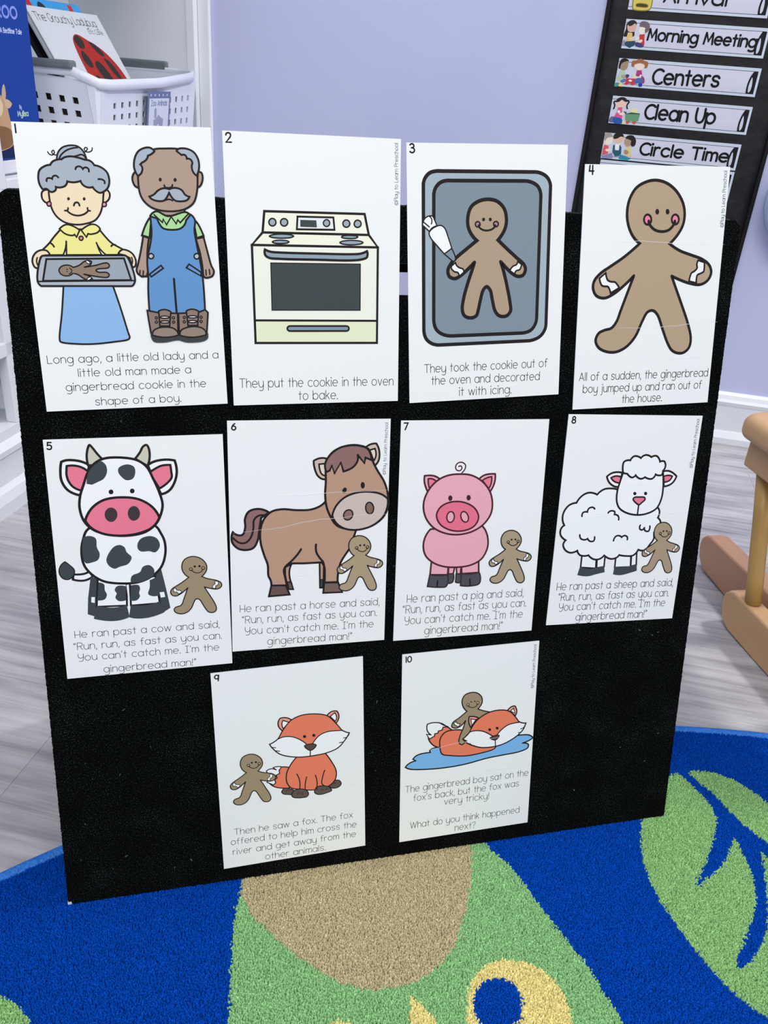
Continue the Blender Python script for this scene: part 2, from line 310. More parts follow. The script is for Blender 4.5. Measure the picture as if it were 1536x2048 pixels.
# ================================================================ BASKET
bk = thing('storage_basket', W(-.94, 1.12, .535), 'white plastic basket with rows of square holes holding upright books', 'basket')
def patch(c00, c10, c01, c11, cols, rows, name, u0=.1, u1=.9, v0=.12, v1=.72, hw=.45, hh=.5):
    """bilinear panel with a grid of square holes"""
    us = [0.0]; vs = [0.0]; du = (u1-u0)/cols; dv = (v1-v0)/rows
    for i in range(cols): us += [u0 + du*(i+.5-hw/2), u0 + du*(i+.5+hw/2)]
    for j in range(rows): vs += [v0 + dv*(j+.5-hh/2), v0 + dv*(j+.5+hh/2)]
    us.append(1.0); vs.append(1.0); q = MB(); P = []
    for v in vs:
        for u in us: P.append((c00*(1-u) + c10*u)*(1-v) + (c01*(1-u) + c11*u)*v)
    nu = len(us); fs = []
    for j in range(len(vs)-1):
        for i in range(nu-1):
            if i % 2 == 1 and j % 2 == 1: continue
            fs.append((j*nu+i, j*nu+i+1, (j+1)*nu+i+1, (j+1)*nu+i))
    q.add(P, fs); o = q.build(name, M_pla, bk); m_ = o.modifiers.new('wall', 'SOLIDIFY'); m_.thickness = .0028; m_.offset = 0; return o
zb = .5375; FR = [(-.772, .895, .648), (-.772, 1.29, .668)]; BKR = [(-1.06, .88, .668), (-1.06, 1.29, .668)]
def lo(s, n): return W(-.92 + (s + .92) * .93, 1.085 + (n - 1.085) * .965, zb)
Fl, Fr = W(*FR[0]), W(*FR[1]); Bl, Br = W(*BKR[0]), W(*BKR[1]); fl, fr, bl_, br_ = lo(-.772, .886), lo(-.772, 1.29), lo(-1.06, .88), lo(-1.06, 1.29)
patch(fl, fr, Fl, Fr, 12, 4, 'front_wall', .09, .95, .08, .76, .3, .5)
patch(bl_, fl, W(-1.06, .879, .672), W(-.79, .879, .652), 9, 4, 'end_wall', .08, .95, .08, .80, .42, .5)
patch(br_, fr, Br, Fr, 9, 4, 'end_wall', .08, .92, .08, .80, .42, .5)
patch(bl_, br_, Bl, Br, 12, 4, 'back_wall', .09, .95, .08, .76, .3, .5)
cm = MB(); cm.add([fl, W(-.79, .879, .652), W(-.777, .884, .650), Fl], [(0, 1, 2), (0, 2, 3)]); o = cm.build('corner_panel', M_pla, bk); m_ = o.modifiers.new('wall', 'SOLIDIFY'); m_.thickness = .0028; m_.offset = 0
MB().add([fl, fr, br_, bl_], [(0, 1, 2, 3)]).build('bottom', M_pla, bk)
rim = [(-1.06, .9, .672), (-1.055, .875, .676), (-.95, .872, .676), (-.815, .872, .675), (-.785, .876, .665), (-.769, .888, .657), (-.763, .92, .656), (-.757, 1.10, .661), (-.763, 1.26, .672), (-.775, 1.292, .676), (-.81, 1.30, .677), (-1.05, 1.30, .677), (-1.06, 1.285, .675), (-1.06, .9, .672)]
q = MB(); n_ = len(rim)
vs = []
for s_, n2, z_ in rim:
    c_ = Vector((-.92 - s_, 1.12 - n2)); c_.normalize()
    for off, dz in ((0, 0), (0, -.016), (.004, -.017), (.008, -.004), (.008, .001)):
        vs.append(W(s_ + c_.x*off, n2 + c_.y*off, z_ + dz))
q.add(vs, [(i*5+k, i*5+(k+1) % 5, (i+1)*5+(k+1) % 5, (i+1)*5+k) for i in range(n_-1) for k in range(5)]); q.build('rim', M_pla, bk, smooth=True)
M_grip = mat('grey_grip', '6e747c', .6, .3)
MB().boxf(W, (-1.03, .865, .669), (-.808, .8865, .6825)).build('handle_grip', M_grip, bk, bevel=.004, label='dark grey handle grip')
MB().boxf(W, (-1.03, 1.293, .670), (-.84, 1.307, .690)).build('handle_grip', M_grip, bk, bevel=.004, label='dark grey handle grip')
# printed tag on the basket front
tg = thing('label_tag', W(-.776, 1.115, .60), 'small printed animal tag fixed to the front of the white basket', 'tag')
tf = Flat(.3)
def frame(o, origin, ex, ey): 
    ez = ex.cross(ey); mw = Matrix(((ex.x, ey.x, ez.x, origin.x), (ex.y, ey.y, ez.y, origin.y), (ex.z, ey.z, ez.z, origin.z), (0, 0, 0, 1))); o.matrix_world = mw
tg.location = (0, 0, 0); frame(tg, W(-.7665, 1.098, .590), WN, (UP + WD * .12).normalized())
q = MB().boxf(lambda x, y, z: Vector((x, y, z)), (-.048, -.045, -.0002), (.048, .048, .0002)); q.build('tag_paper', ink('6e78a4'), tg, local=True)
tf.fill([(-42, -43), (42, -43), (42, 36), (-42, 36)], 'd4daec')
text(tf, 'Zoo Animals', -34, 23, 34, 23, 1.1, 1.7, '7880a8')
tf.items([('S', '9a9fbe', None, 0, "-20,-40! 16,-40! 20,-2! 8,2 -2,6 -10,0 -22,-2!"), ('S', '9a9fbe', None, 0, "-18,0! -18,18 -12,18 -10,0!"), ('S', 'd4daec', None, 0, "-6,-14 0,-10 2,-18 -4,-20"), ('S', 'b09cc0', None, 0, "2,-30 12,-28 14,-38 4,-40")])
for i in range(5): tf.disc((-36 + i*17, 42), 2.2, 'd4daec')
tf.build('tag_print', tg)
# ================================================================ BOOKS
def book(name, org, ex, ey, w_, h_, th, cover, label, art=None, group=None):
    """org: lower left front corner; ex, ey: unit axes of the front cover"""
    r = thing(name, (0, 0, 0), label, 'book', group); frame(r, org, ex, ey); f = lambda x, y, z: Vector((x, y, z))
    MB().boxf(f, (0, 0, -.002), (w_, h_, 0)).build('front_cover', ink(cover), r, local=True)
    MB().boxf(f, (0, 0, -th), (w_, h_, -th + .002)).build('back_cover', ink(cover), r, local=True)
    MB().boxf(f, (0, 0, -th), (.002, h_, 0)).build('spine', ink(cover), r, local=True)
    MB().boxf(f, (.002, .003, -th + .002), (w_ - .003, h_ - .003, -.002)).build('pages', ink('e2ddd0'), r, local=True)
    if art: art.build('cover_print', r)
    return r
# white picture book leaning in the basket, red spotted beetle on the cover
ex = WN.copy(); dn = Vector((0, 0, 0)) + WD * .52 - UP * .854; dn.normalize(); ey = -dn
tl = W(-.902, .8925, .7605); Hh = .205
fa = Flat(.1)
YO = (Hh - .165) * 1000
def up(t): return ' '.join('%s,%g%s' % (k.rstrip('!').split(',')[0], float(k.rstrip('!').split(',')[1]) + YO, '!' if k.endswith('!') else '') for k in t.split())
for t_ in (0,):
    text(fa, 'The Grouchy Ladybug', 13, 140.5 + YO, 213, 140.5 + YO, 1.7, 1.25, '3a3a40')
    text(fa, 'Eric Carle', 170, 126 + YO, 222, 126 + YO, 1.0, 1.0, '6a6a70')
fa.items([(a_, b_, c_, d_, up(e_)) for a_, b_, c_, d_, e_ in [('S', 'a82620', None, 0, "85,36! 88,85 98,112 118,122 150,112 190,92 215,60 222,20! 110,4!"),
 ('S', '2e2624', None, 0, "100,110 116,120 130,112 124,98 108,96"), ('S', '2e2624', None, 0, "148,110 170,104 182,86 168,84"), ('S', '2e2624', None, 0, "98,84 108,92 120,78 118,62 104,62 96,72"),
 ('S', '2e2624', None, 0, "128,66 144,74 160,58 164,36 148,30 134,42"), ('S', '2e2624', None, 0, "172,80 188,74 200,52 198,38 184,46"), ('S', '2e2624', None, 0, "100,40 116,46 126,34 120,22 102,24"), ('S', '3f8a3c', None, 0, "222,36! 236,34! 236,18! 220,18!")]])
book('picture_book', tl - ey * Hh, ex, ey, .237, Hh, .009, 'cdd2d8', 'white picture book with a red spotted beetle leaning in the basket', fa)
fb = Flat(.1); fb.items([(a_, b_, c_, d_, up(e_)) for a_, b_, c_, d_, e_ in [('S', '3f9ee0', None, 0, "1,60! 220,60! 220,164! 1,164!"), ('S', 'b8283a', None, 0, "44,140! 58,132! 58,164! 40,164!"), ('S', 'c03a34', None, 0, "178,110! 193,110! 193,162! 178,162!"), ('S', '1e3040', None, 0, "72,146 84,160 96,156 104,140 90,134"), ('S', '2858b0', None, 0, "112,138! 150,136! 150,146! 112,148!")]])
book('picture_book', W(-.936, .9, .7745) - ey * Hh, ex, ey, .215, Hh, .008, '2f8ed4', 'bright blue book with red stripes behind the white beetle book', fb)
# other books standing inside the basket
for z_, colr, lab in ((.5585, '1f1f24', 'black book lying flat on the floor of the basket'), (.5800, '2c4a3a', 'dark green book lying flat in the basket on the black one')):
    book('picture_book', W(-1.035, .905, z_), WD, WN, .235, .33, .0195, colr, lab)
book('picture_book', W(-.9165, .8915, .753) - ey * .20, ex, ey, .2, .20, .010, '141418', 'black hardcover book between the white and the bright blue books in the basket', None)
book('picture_book', W(-1.03, .8880, .542), WD, UP, .235, .105, .0030, '2a1c1a', 'thin dark brown book seen through the holes in the end of the basket')
book('picture_book', W(-.786, .93, .5415), WN, UP, .30, .103, .0030, '1c2a22', 'thin dark green book seen through the holes in the front of the basket')
# tall blue picture book displayed on the shelf, ROO title
bx = Flat(.1)
bw, bh = 235, 300
exb = WN.copy(); eyb = UP.copy()
def BT(n, z): return ((n - .552) * 1000, (z - .536) * 1000)
bxs = BT(.6935, .728); bxe = BT(.765, .728)
x0_, y0_ = BT(.735, .720)
text(bx, 'ROO', 152, 199.5, 207, 199.5, 1.75, 3.4, '8a98e8')
text(bx, 'A Bedtime Tale', 160, 178.5, 214, 178.5, .75, 1.1, 'c8d4f4'); text(bx, 'By', 185, 73, 190, 73, .6, .8, 'c8d8e8'); text(bx, 'Mylisa', 178, 62, 206, 62, .85, 1.5, 'b8d8c4')
bx.items([('S', '16224e', None, 0, "2,2! 233,2! 233,34 200,26 170,38 120,30 60,36 2,28!"),
 ('S', 'c8a07c', None, 0, "100,90! 127,98 144,90 152,80 155,66 158,52 163,38 158,22 130,14 100,14!"), ('S', 'c8ac8c', None, 0, "143,88 147,104 152,108 154,96 150,86"), ('S', 'd0b494', None, 0, "148,86 158,86 166,80 158,74 150,76"), ('S', '8a6444', None, 0, "100,50! 140,48 156,42 160,30 152,20 100,14!"), ('S', 'e4ccb0', None, 0, "112,88 130,92 142,82 138,66 116,62")])
bb_ = book('picture_book', W(-.8275, .552, .536), exb, eyb, .235, .300, .006, '123f9a', 'tall royal blue picture book standing beside the white basket, cover facing out', bx)
# ================================================================ DRAWING DATA (millimetres on each card; rug in mm on the floor)
CARD_ART = {1: {'pose': (-0.2236, 0.5669, 0.0298), 'parts': [('old_lady_picture', [('S', 'a3aeba', '1e181a', 1.21, '-41.7,79.6! -40.4,84.2 -37.5,87.4 -34.2,88.8 -31,89.3 -26.9,88.9 -23.9,86.9 -22,83.7 -21,79.9!'),
 ('L', None, '1e181a', 1.18, '-39.9,80.2 -38,83.1 -33.4,86.3 -26.5,87.9'),
 ('L', None, '1e181a', 1.18, '-31.9,81.4 -27.6,82.3 -24.3,83.2 -22.5,82.3 -21.5,80.3'),
 ('L', None, '1e181a', 0.83, '-47.4,84.6 -46.3,82.9 -44.3,82.5 -42.8,84.2 -43.4,85.7 -44.6,84.6 -43.7,82.9 -40.9,82.7'),
 ('L', None, '1e181a', 0.83, '-16.4,87.9 -16.8,86.1 -18.9,85.0 -21,85.3 -22,87.0 -20.6,88.1 -19.7,87.3 -20.7,85.8 -22.6,84.5'),
 ('S', 'e9d7b6', '1e181a', 1.33, '-49,58.2! -52.3,58.6 -54.6,56.8 -54.8,52.6 -52.8,50.0 -50,49.7!'),
 ('S', 'e9d7b6', '1e181a', 1.33, '-12.2,58.8! -8.7,59.1 -7.1,56.5 -8,52.8 -10.7,50.4 -13.1,49.7!'),
 ('S', 'e9d7b6', '1e181a', 1.33, '-36.9,36.5! -22.9,36.6! -25,32.3 -30.5,31.0 -35.2,32.3!'),
 ('S', 'e9d7b6', '1e181a', 1.33, '-49.3,59.5 -49.8,52.2 -48.7,44.9 -45.6,39.6 -40.2,35.9 -32.8,34.6 -26.3,35.3 -19.5,37.7 -15.3,42.6 -13,48.5 -12,53.8 -11.6,60.1 -18.9,64.2 -36.9,64.9 -46.6,62.6'),
 ('S', 'e48ca4', '1e181a', 1.0, '-49.1,49.0 -49.5,48.1 -50.3,47.5 -51.2,47.5 -51.8,48.1 -52,49.0 -51.6,49.9 -50.8,50.5 -49.9,50.5 -49.2,50.0'),
 ('S', 'e48ca4', '1e181a', 1.0, '-10.2,49.0 -10.5,48.1 -11.4,47.5 -12.3,47.5 -13,48.1 -13.2,49.0 -12.8,49.9 -12,50.5 -11.1,50.5 -10.4,50.0'),
 ('S', 'a3aeba', '1e181a', 1.45, '-53.4,58.6! -55.5,62.4 -55.8,67.6 -54.3,72.2 -50.4,74.9 -46.6,75.8! -44.8,78.0 -41.5,79.4 -38.4,79.7! -36.1,81.1 -31.8,81.8 -26.7,81.0 -22.1,79.6! -18.5,78.9 -16.1,76.1! -11.4,74.7 -7.5,71.2 -6.5,65.4 -8,60.7 -11.2,58.0! -14.3,57.1 -17.3,59.0 -18.7,61.0! -22.5,60.8 -25.5,62.5 -26.8,65.1! -31.7,64.1 -36.1,64.7! -37.8,61.7 -41.6,60.4 -44.5,60.8! -45,58.5 -47.8,57.2 -50,58.6! -51.7,59.4'),
 ('L', None, '1e181a', 1.3, '-50.4,64.6 -49.8,66.5 -47.7,66.7 -46.4,66.2! -45.5,68.0 -43.6,68.5 -42.1,67.3'),
 ('L', None, '1e181a', 1.3, '-29.5,73.1 -28.4,74.8 -25.8,74.9 -24.4,73.2! -22.6,74.5 -20.6,73.7 -20.3,71.6'),
 ('L', None, '1e181a', 1.3, '-14.2,66.5 -11.7,66.4 -10,65.2 -10,63.7'),
 ('S', '1e181a', None, 0.0, '-35.6,52.7 -36.1,51.8 -36.9,51.5 -37.5,52.2 -37.4,53.2 -36.7,53.8 -35.9,53.6'),
 ('S', '1e181a', None, 0.0, '-24.6,52.7 -25.1,51.8 -25.9,51.6 -26.5,52.2 -26.4,53.2 -25.7,53.9 -24.9,53.6'),
 ('L', None, '1e181a', 1.3, '-33.3,48.0 -32.2,49.9 -30.3,50.1 -29.4,48.0'),
 ('L', None, '1e181a', 1.3, '-38.5,44.4 -35.2,41.8 -31.1,41.0 -26.6,42.1 -23.5,44.6'),
 ('L', None, '1e181a', 1.18, '-40.1,44.4 -38.1,44.8 -37.6,46.3'),
 ('L', None, '1e181a', 1.18, '-22.1,44.4 -23.7,44.9 -23.8,46.5'),
 ('S', 'e8e28e', '1e181a', 1.33, '-44.4,31.3! -49.9,25.7 -53.6,21.4 -59,16.6! -56.5,15.0 -55.1,13.0! -44.9,13.0! -18.8,13.0! -13.3,13.0! -3.4,13.0! 0.3,16.1! -2.9,17.8 -9.2,21.6 -13.1,25.9 -17,31.3!'),
 ('S', 'eef1f3', None, 0.0, '-44.5,13.2! -42.1,18.8! -42.6,13.2!'),
 ('S', 'eef1f3', None, 0.0, '-16.8,13.2! -18.5,18.1! -13.9,13.5!'),
 ('L', None, '1e181a', 1.18, '-41.5,22.8 -42.4,18.2 -44.7,13.0'),
 ('L', None, '1e181a', 1.18, '-41.4,22.8 -42.3,13.0'),
 ('L', None, '1e181a', 1.18, '-20.1,21.8 -17.9,17.2 -13.9,13.0'),
 ('L', None, '1e181a', 1.06, '-19.9,21.3 -18.5,16.1 -16.9,13.0'),
 ('L', None, '1e181a', 1.3, '-53,21.7 -51.3,20.4 -50.5,18.9'),
 ('L', None, '1e181a', 1.3, '-9.6,19.2 -8.2,20.3 -6.3,20.0'),
 ('S', 'e8e28e', '1e181a', 1.21, '-45.2,31.6! -40.3,34.6 -36.1,33.8 -31.1,30.7! -33.8,25.8! -35,27.6! -36.9,26.9 -41.1,27.9 -43.6,29.8!'),
 ('S', 'e8e28e', '1e181a', 1.21, '-30,30.7! -23.1,34.7 -19.3,34.5 -16.4,31.8! -18.2,29.3 -23.8,27.8! -25.4,28.2! -26.8,25.8!'),
 ('S', 'cf8074', '1e181a', 1.0, '-29.2,25.0 -29.6,24.1 -30.4,23.5 -31.2,23.5 -31.9,24.1 -32.1,25.0 -31.7,25.9 -30.9,26.4 -30.1,26.4 -29.4,25.9'),
 ('S', '8ab4de', '1e181a', 1.33, '-46.9,-9.1! -50.3,-29.3 -54.1,-49.7 -53.3,-50.9 -42.4,-52.6 -29,-53.0 -14.1,-51.8 -3.7,-50.3 -2.4,-48.8 -3.2,-45.0 -7.1,-26.5 -11.3,-9.4!'),
 ('S', 'e9d7b6', '1e181a', 1.33, '-54.1,13.0! -55.8,16.0 -59.5,16.6 -63.4,15.0 -66.3,11.2 -66.8,7.4 -65.3,4.1 -63.2,3.9! -61,11.2! -57.8,12.8!'),
 ('S', 'e9d7b6', '1e181a', 1.33, '-5,13.7! -1.9,16.7 1.9,16.1 5.6,13.4 7.4,8.4 6.4,4.5 4.5,3.9! 3.1,10.6! -0.1,12.6!'),
 ('L', None, '1e181a', 1.06, '-63.1,11.2 -63.9,8.5 -63.4,5.8'),
 ('L', None, '1e181a', 1.06, '4.5,11.1 4.9,8.4 4,5.6')]),
 ('baking_tray_picture', [('S', 'a9b3bb', '1e181a', 1.45, '-58.9,12.6! -0.6,12.6! 1.5,11.1 5.6,-5.1 4.1,-9.0 2.5,-10.1! -62.8,-9.2! -64.9,-5.7 -60.7,11.2'),
 ('L', None, '1e181a', 1.18, '-64.4,-5.9! 4.9,-6.0!'),
 ('S', '98a2ac', '1e181a', 1.45, '-56.9,10.1! -1.2,10.4! 2.7,-5.6! -61.1,-5.5!'),
 ('S', '8c7868', '1e181a', 1.08, '-38.4,4.1! -33.8,5.7 -30.3,8.2 -27.5,8.9 -25,8.2 -26.2,5.7 -30.5,4.2! -22.9,5.3 -13.9,7.1 -12.4,5.6 -13.1,3.7 -21,2.7 -22.4,1.6 -20.7,0.4 -14.6,0.1 -13.1,-1.6 -14.4,-3.3 -25.9,-2.1 -31.3,-0.9! -27.1,-2.8 -25.6,-4.9 -28.4,-5.4 -32.1,-3.9 -35.2,-1.5 -38.3,-0.4!'),
 ('S', '8c7868', '1e181a', 1.0, '-38.1,1.9 -39.4,-0.5 -42.2,-1.9 -45.6,-1.9 -48.1,-0.4 -48.9,1.9 -47.6,4.2 -44.7,5.6 -41.4,5.6 -38.8,4.2'),
 ('S', '8c7868', None, 0.0, '-39.5,3.5! -36.2,3.8! -36.7,-0.1! -39.9,0.1!'),
 ('S', 'eef1f3', '1e181a', 0.67, '-26.2,6.9 -26.8,6.6 -27.7,6.8 -28.5,7.3 -29.1,8.0 -29,8.6 -28.4,8.9 -27.5,8.8 -26.7,8.2 -26.1,7.5'),
 ('S', 'eef1f3', '1e181a', 0.67, '-26.3,-3.3 -26.4,-3.9 -27,-4.6 -28,-5.2 -29,-5.3 -29.5,-5.1 -29.4,-4.4 -28.7,-3.7 -27.7,-3.2 -26.8,-3.0'),
 ('S', '1e181a', None, 0.0, '-42.6,2.7 -42.9,2.3 -43.2,2.2 -43.5,2.5 -43.4,3.0 -43.1,3.3 -42.8,3.2'),
 ('S', '1e181a', None, 0.0, '-42.8,1.0 -43.1,0.6 -43.4,0.5 -43.7,0.8 -43.6,1.2 -43.3,1.5 -43,1.4'),
 ('L', None, '1e181a', 0.71, '-41.1,3.5 -39.9,2.1 -40.3,0.3 -41.9,-0.6')]),
 ('old_man_picture', [('S', 'ab9484', '1e181a', 1.45, '15.1,71.6! 12.6,71.9 10.5,69.1 10.2,65.8 11.7,62.1 14.1,61.1!'),
 ('S', 'ab9484', '1e181a', 1.45, '58.4,72.5! 60.9,72.3 61.7,69.4 61,65.6 59.1,62.6 57,61.8!'),
 ('S', 'ab9484', '1e181a', 1.33, '26.9,46.3! 46.6,46.5! 45.2,42.7 36,41.3 27.1,42.3!'),
 ('S', 'ab9484', '1e181a', 1.45, '14.2,65.8 14.6,57.4 16.8,52.1 22,47.3 29.6,44.9 39.7,44.6 47.7,46.5 53.7,50.9 56.8,59.1 57.9,69.9 57.8,77.3 54.4,84.1 46.4,88.2 35.4,88.6 26.5,87.5 18.3,80.6 14.8,72.1'),
 ('S', 'a3aeba', '1e181a', 1.45, '14.5,69.0! 12.2,74.2 12.8,80.5 16,86.2 21.2,88.8 25,88.8 27.7,86.5! 25.1,84.4 22.7,83.4! 21.6,80.9 18.1,78.5! 16.7,77.2! 18,74.8 16.9,71.1!'),
 ('S', 'a3aeba', '1e181a', 1.45, '43.8,87.0! 45.3,88.6 50.8,88.9 56.2,86.6 59.2,81.6 59.4,75.2 57.3,70.1! 54.7,73.0 54.2,77.2! 54.8,78.8! 53.6,81.4 50.9,81.9! 49.9,84.3 47.2,84.4!'),
 ('S', '1e181a', None, 0.0, '31.4,66.9 31.1,66.1 30.5,65.6 29.8,65.6 29.3,66.0 29.2,66.9 29.4,67.7 30,68.2 30.7,68.2 31.2,67.7'),
 ('S', '1e181a', None, 0.0, '42.3,66.9 42,66.1 41.4,65.6 40.7,65.5 40.2,66.0 40,66.8 40.3,67.7 40.9,68.2 41.6,68.2 42.1,67.7'),
 ('L', None, '1e181a', 1.3, '32.9,63.0 33.7,61.4 35.1,61.2! 36.7,61.2 38.2,61.8 38.9,63.3'),
 ('S', 'a3aeba', '1e181a', 1.45, '21.3,54.8! 25,56.5 28,59.2 32,60.8 36.4,60.2! 40.9,61.2 45.3,59.8 47.9,56.3 50.9,55.0! 48.7,52.5 44.7,51.7 40.2,52.1 38.1,54.0 36,57.9! 33.7,53.9 31.3,51.9 25.7,52.0 22.5,53.4'),
 ('L', None, '1e181a', 1.18, '33,52.3 35.6,53.0 38,52.1'),
 ('S', 'ab9484', '1e181a', 1.45, '14.4,26.6! 12.1,17.2 8.8,6.1 7.3,1.7 8.2,-1.1! 10.8,-3.1! 14.3,-2.9! 15.8,1.6 16.2,12.8 18.4,25.0!'),
 ('S', 'ab9484', '1e181a', 1.45, '53.5,24.6! 59.4,25.7! 61.6,15.0 63.8,4.8 65.6,0.3 63.9,-3.4! 58.5,-4.3 57.2,-2.0! 56.9,6.0 55.8,15.0!'),
 ('L', None, '1e181a', 1.06, '9.9,1.4 9.4,-1.2'),
 ('L', None, '1e181a', 1.06, '12.3,1.1 11.8,-2.3'),
 ('L', None, '1e181a', 1.06, '59.5,1.4 59.5,-2.6'),
 ('L', None, '1e181a', 1.06, '62.1,1.7 62.3,-2.0'),
 ('S', 'a8d496', '1e181a', 1.45, '19.9,39.2! 17,34.8 13.5,27.1! 19,25.5! 21.2,38.1!'),
 ('S', 'a8d496', '1e181a', 1.45, '53.4,38.4! 56,35.1 59.5,26.8! 54.2,25.1! 52.7,37.3!'),
 ('S', 'a8d496', '1e181a', 1.45, '20.9,41.1! 25.6,44.4 33.7,40.9 47,44.0 50.2,42.2! 48.6,35.0 39.7,30.6 31.8,30.5 24.3,35.4!'),
 ('S', '6190c4', '1e181a', 1.45, '20.8,40.8! 25.7,39.2! 27.1,35.4 29.6,32.2 35.2,31.1 42.1,31.9 45.7,34.8 47.1,38.1! 50.8,42.2! 53.7,38.4 52.8,30.7 53.8,20.6 55.5,8.3 56.7,-5.4 56.7,-30.9! 35.5,-32.0! 14.2,-30.3! 14.7,-13.1 15.6,-2.9 15.9,9.5 19.1,20.6 20.7,28.3 20.9,34.8'),
 ('L', None, '1e181a', 1.18, '23.7,41.9! 29.4,36.4! 30.2,38.7! 32.3,34.7! 36.2,40.6! 39.5,35.5! 40.9,38.3! 42.6,36.3! 49.1,42.7!'),
 ('L', None, '1e181a', 1.66, '34.7,-5.0 34.7,-19.0 34.8,-30.6'),
 ('S', '6190c4', '1e181a', 1.21, '16.6,-1.5! 25.7,5.0! 27.3,2.9! 17.9,-3.3!'),
 ('S', '6190c4', '1e181a', 1.21, '44.7,3.2! 47,5.8! 55.6,-0.2! 55.4,-3.1!'),
 ('S', 'aeb8c4', '1e181a', 1.12, '20.9,11.9 20.4,10.8 19.4,10.1 18.2,10.1 17.3,10.8 17,11.9 17.5,13.0 18.5,13.7 19.7,13.7 20.6,13.0'),
 ('S', 'aeb8c4', '1e181a', 1.12, '55.2,11.7 54.7,10.5 53.7,9.7 52.5,9.7 51.5,10.5 51.2,11.7 51.7,12.9 52.7,13.6 54,13.6 54.9,12.9'),
 ('S', '88766a', '1e181a', 1.33, '12.6,-28.5! 16.5,-29.4 21.1,-30.4! 35.5,-31.2! 34.6,-47.3! 14,-46.0! 13.1,-36.0!'),
 ('S', '88766a', '1e181a', 1.33, '36.1,-31.2! 51.4,-30.8! 56.9,-28.8! 58.9,-31.0! 56.8,-47.5! 35.5,-47.3!'),
 ('S', '3c3e40', None, 0.0, '13.8,-45.4! 34.9,-47.6! 57.7,-46.3! 57.4,-51.1 53.4,-53.4 40.3,-53.8 34.5,-52.0 23.8,-53.4 15.2,-52.3'),
 ('S', '8f7f74', '1e181a', 1.21, '15,-47.5! 15.9,-44.3 20.1,-42.0 26,-41.5 31.7,-42.8 34.4,-45.8 34.6,-48.0! 24.7,-49.4'),
 ('S', '8f7f74', '1e181a', 1.21, '36.2,-48.2! 36.8,-44.7 41.1,-42.4 48.3,-41.6 54.1,-43.3 56.3,-46.3 55.9,-48.4! 45.3,-49.9'),
 ('S', '88766a', '1e181a', 1.21, '21.2,-29.2! 25.9,-28.1 30.4,-29.9! 28.6,-40.8! 21.2,-40.6!'),
 ('S', '88766a', '1e181a', 1.21, '42.3,-29.5! 46.9,-28.2 51.7,-29.9! 50.2,-40.8! 42.7,-40.7!'),
 ('S', 'eef1f3', '1e181a', 1.0, '28.9,-34.0 28.2,-34.5 26.4,-34.7 24.3,-34.7 22.6,-34.4 21.9,-33.9 22.6,-33.4 24.4,-33.1 26.6,-33.2 28.3,-33.5'),
 ('S', 'eef1f3', '1e181a', 1.0, '28.8,-37.6 28.1,-38.1 26.4,-38.3 24.2,-38.3 22.5,-38.0 21.9,-37.5 22.6,-37.0 24.3,-36.8 26.5,-36.8 28.2,-37.1'),
 ('S', 'eef1f3', '1e181a', 1.0, '50.2,-34.1 49.5,-34.6 47.7,-34.9 45.5,-34.8 43.8,-34.5 43.2,-34.0 43.9,-33.5 45.7,-33.3 47.8,-33.3 49.6,-33.6'),
 ('S', 'eef1f3', '1e181a', 1.0, '50,-37.8 49.3,-38.2 47.5,-38.5 45.3,-38.5 43.5,-38.1 42.9,-37.6 43.6,-37.2 45.4,-36.9 47.6,-36.9 49.3,-37.3'),
 ('S', '98a2ac', '1e181a', 0.89, '19.8,-34.3 19.5,-34.9 18.8,-35.1 18.3,-34.6 18.3,-33.9 18.9,-33.5 19.6,-33.7'),
 ('S', '98a2ac', '1e181a', 0.89, '19.6,-37.6 19.2,-38.2 18.5,-38.3 18,-37.9 18,-37.2 18.6,-36.7 19.3,-36.9'),
 ('S', '98a2ac', '1e181a', 0.89, '32.8,-34.5 32.5,-35.2 31.8,-35.3 31.2,-34.9 31.3,-34.1 31.9,-33.7 32.6,-33.9'),
 ('S', '98a2ac', '1e181a', 0.89, '32.7,-37.8 32.3,-38.4 31.6,-38.6 31.1,-38.1 31.2,-37.4 31.7,-37.0 32.4,-37.2'),
 ('S', '98a2ac', '1e181a', 0.89, '41.1,-34.4 40.8,-35.1 40.1,-35.2 39.6,-34.8 39.6,-34.1 40.2,-33.6 40.9,-33.8'),
 ('S', '98a2ac', '1e181a', 0.89, '40.9,-37.7 40.5,-38.4 39.8,-38.5 39.3,-38.0 39.4,-37.3 40,-36.9 40.6,-37.1'),
 ('S', '98a2ac', '1e181a', 0.89, '54.1,-34.4 53.8,-35.1 53,-35.2 52.5,-34.7 52.6,-34.0 53.2,-33.6 53.8,-33.8'),
 ('S', '98a2ac', '1e181a', 0.89, '53.9,-37.7 53.5,-38.4 52.8,-38.5 52.3,-38.0 52.3,-37.3 52.9,-36.9 53.6,-37.1')])], 'text': [('1', -67.5, 96.8, -66.7, 96.8, 0.6644, 1.12),
 ('Long ago, a little old lady and a', -64.9, -67.0, 64.6, -67.0, 0.7069, 0.48),
 ('little old man made a', -43.5, -77.8, 42.3, -78.1, 0.7069, 0.48),
 ('gingerbread cookie in the', -53.7, -88.6, 53.4, -89.6, 0.7069, 0.48),
 ('shape of a boy.', -33.0, -100.7, 32.8, -100.7, 0.7069, 0.48)], 'crease': []}, 2: {'pose': (-0.0772, 0.5683, 0.0125), 'parts': [('oven_picture', [('S', 'eceedb', '1e181a', 1.9, '-40,47.4! 40.3,47.2! 43.8,31.3! -41.8,31.6!'),
 ('S', 'eceedb', '1e181a', 1.9, '-41.8,31.6! 43.8,31.3! 51.4,21.8! -50.5,22.1!'),
 ('S', 'e9ecdf', '1e181a', 1.9, '-50.5,22.1! 51.4,21.8! 51,-54.7! -50.2,-53.7!'),
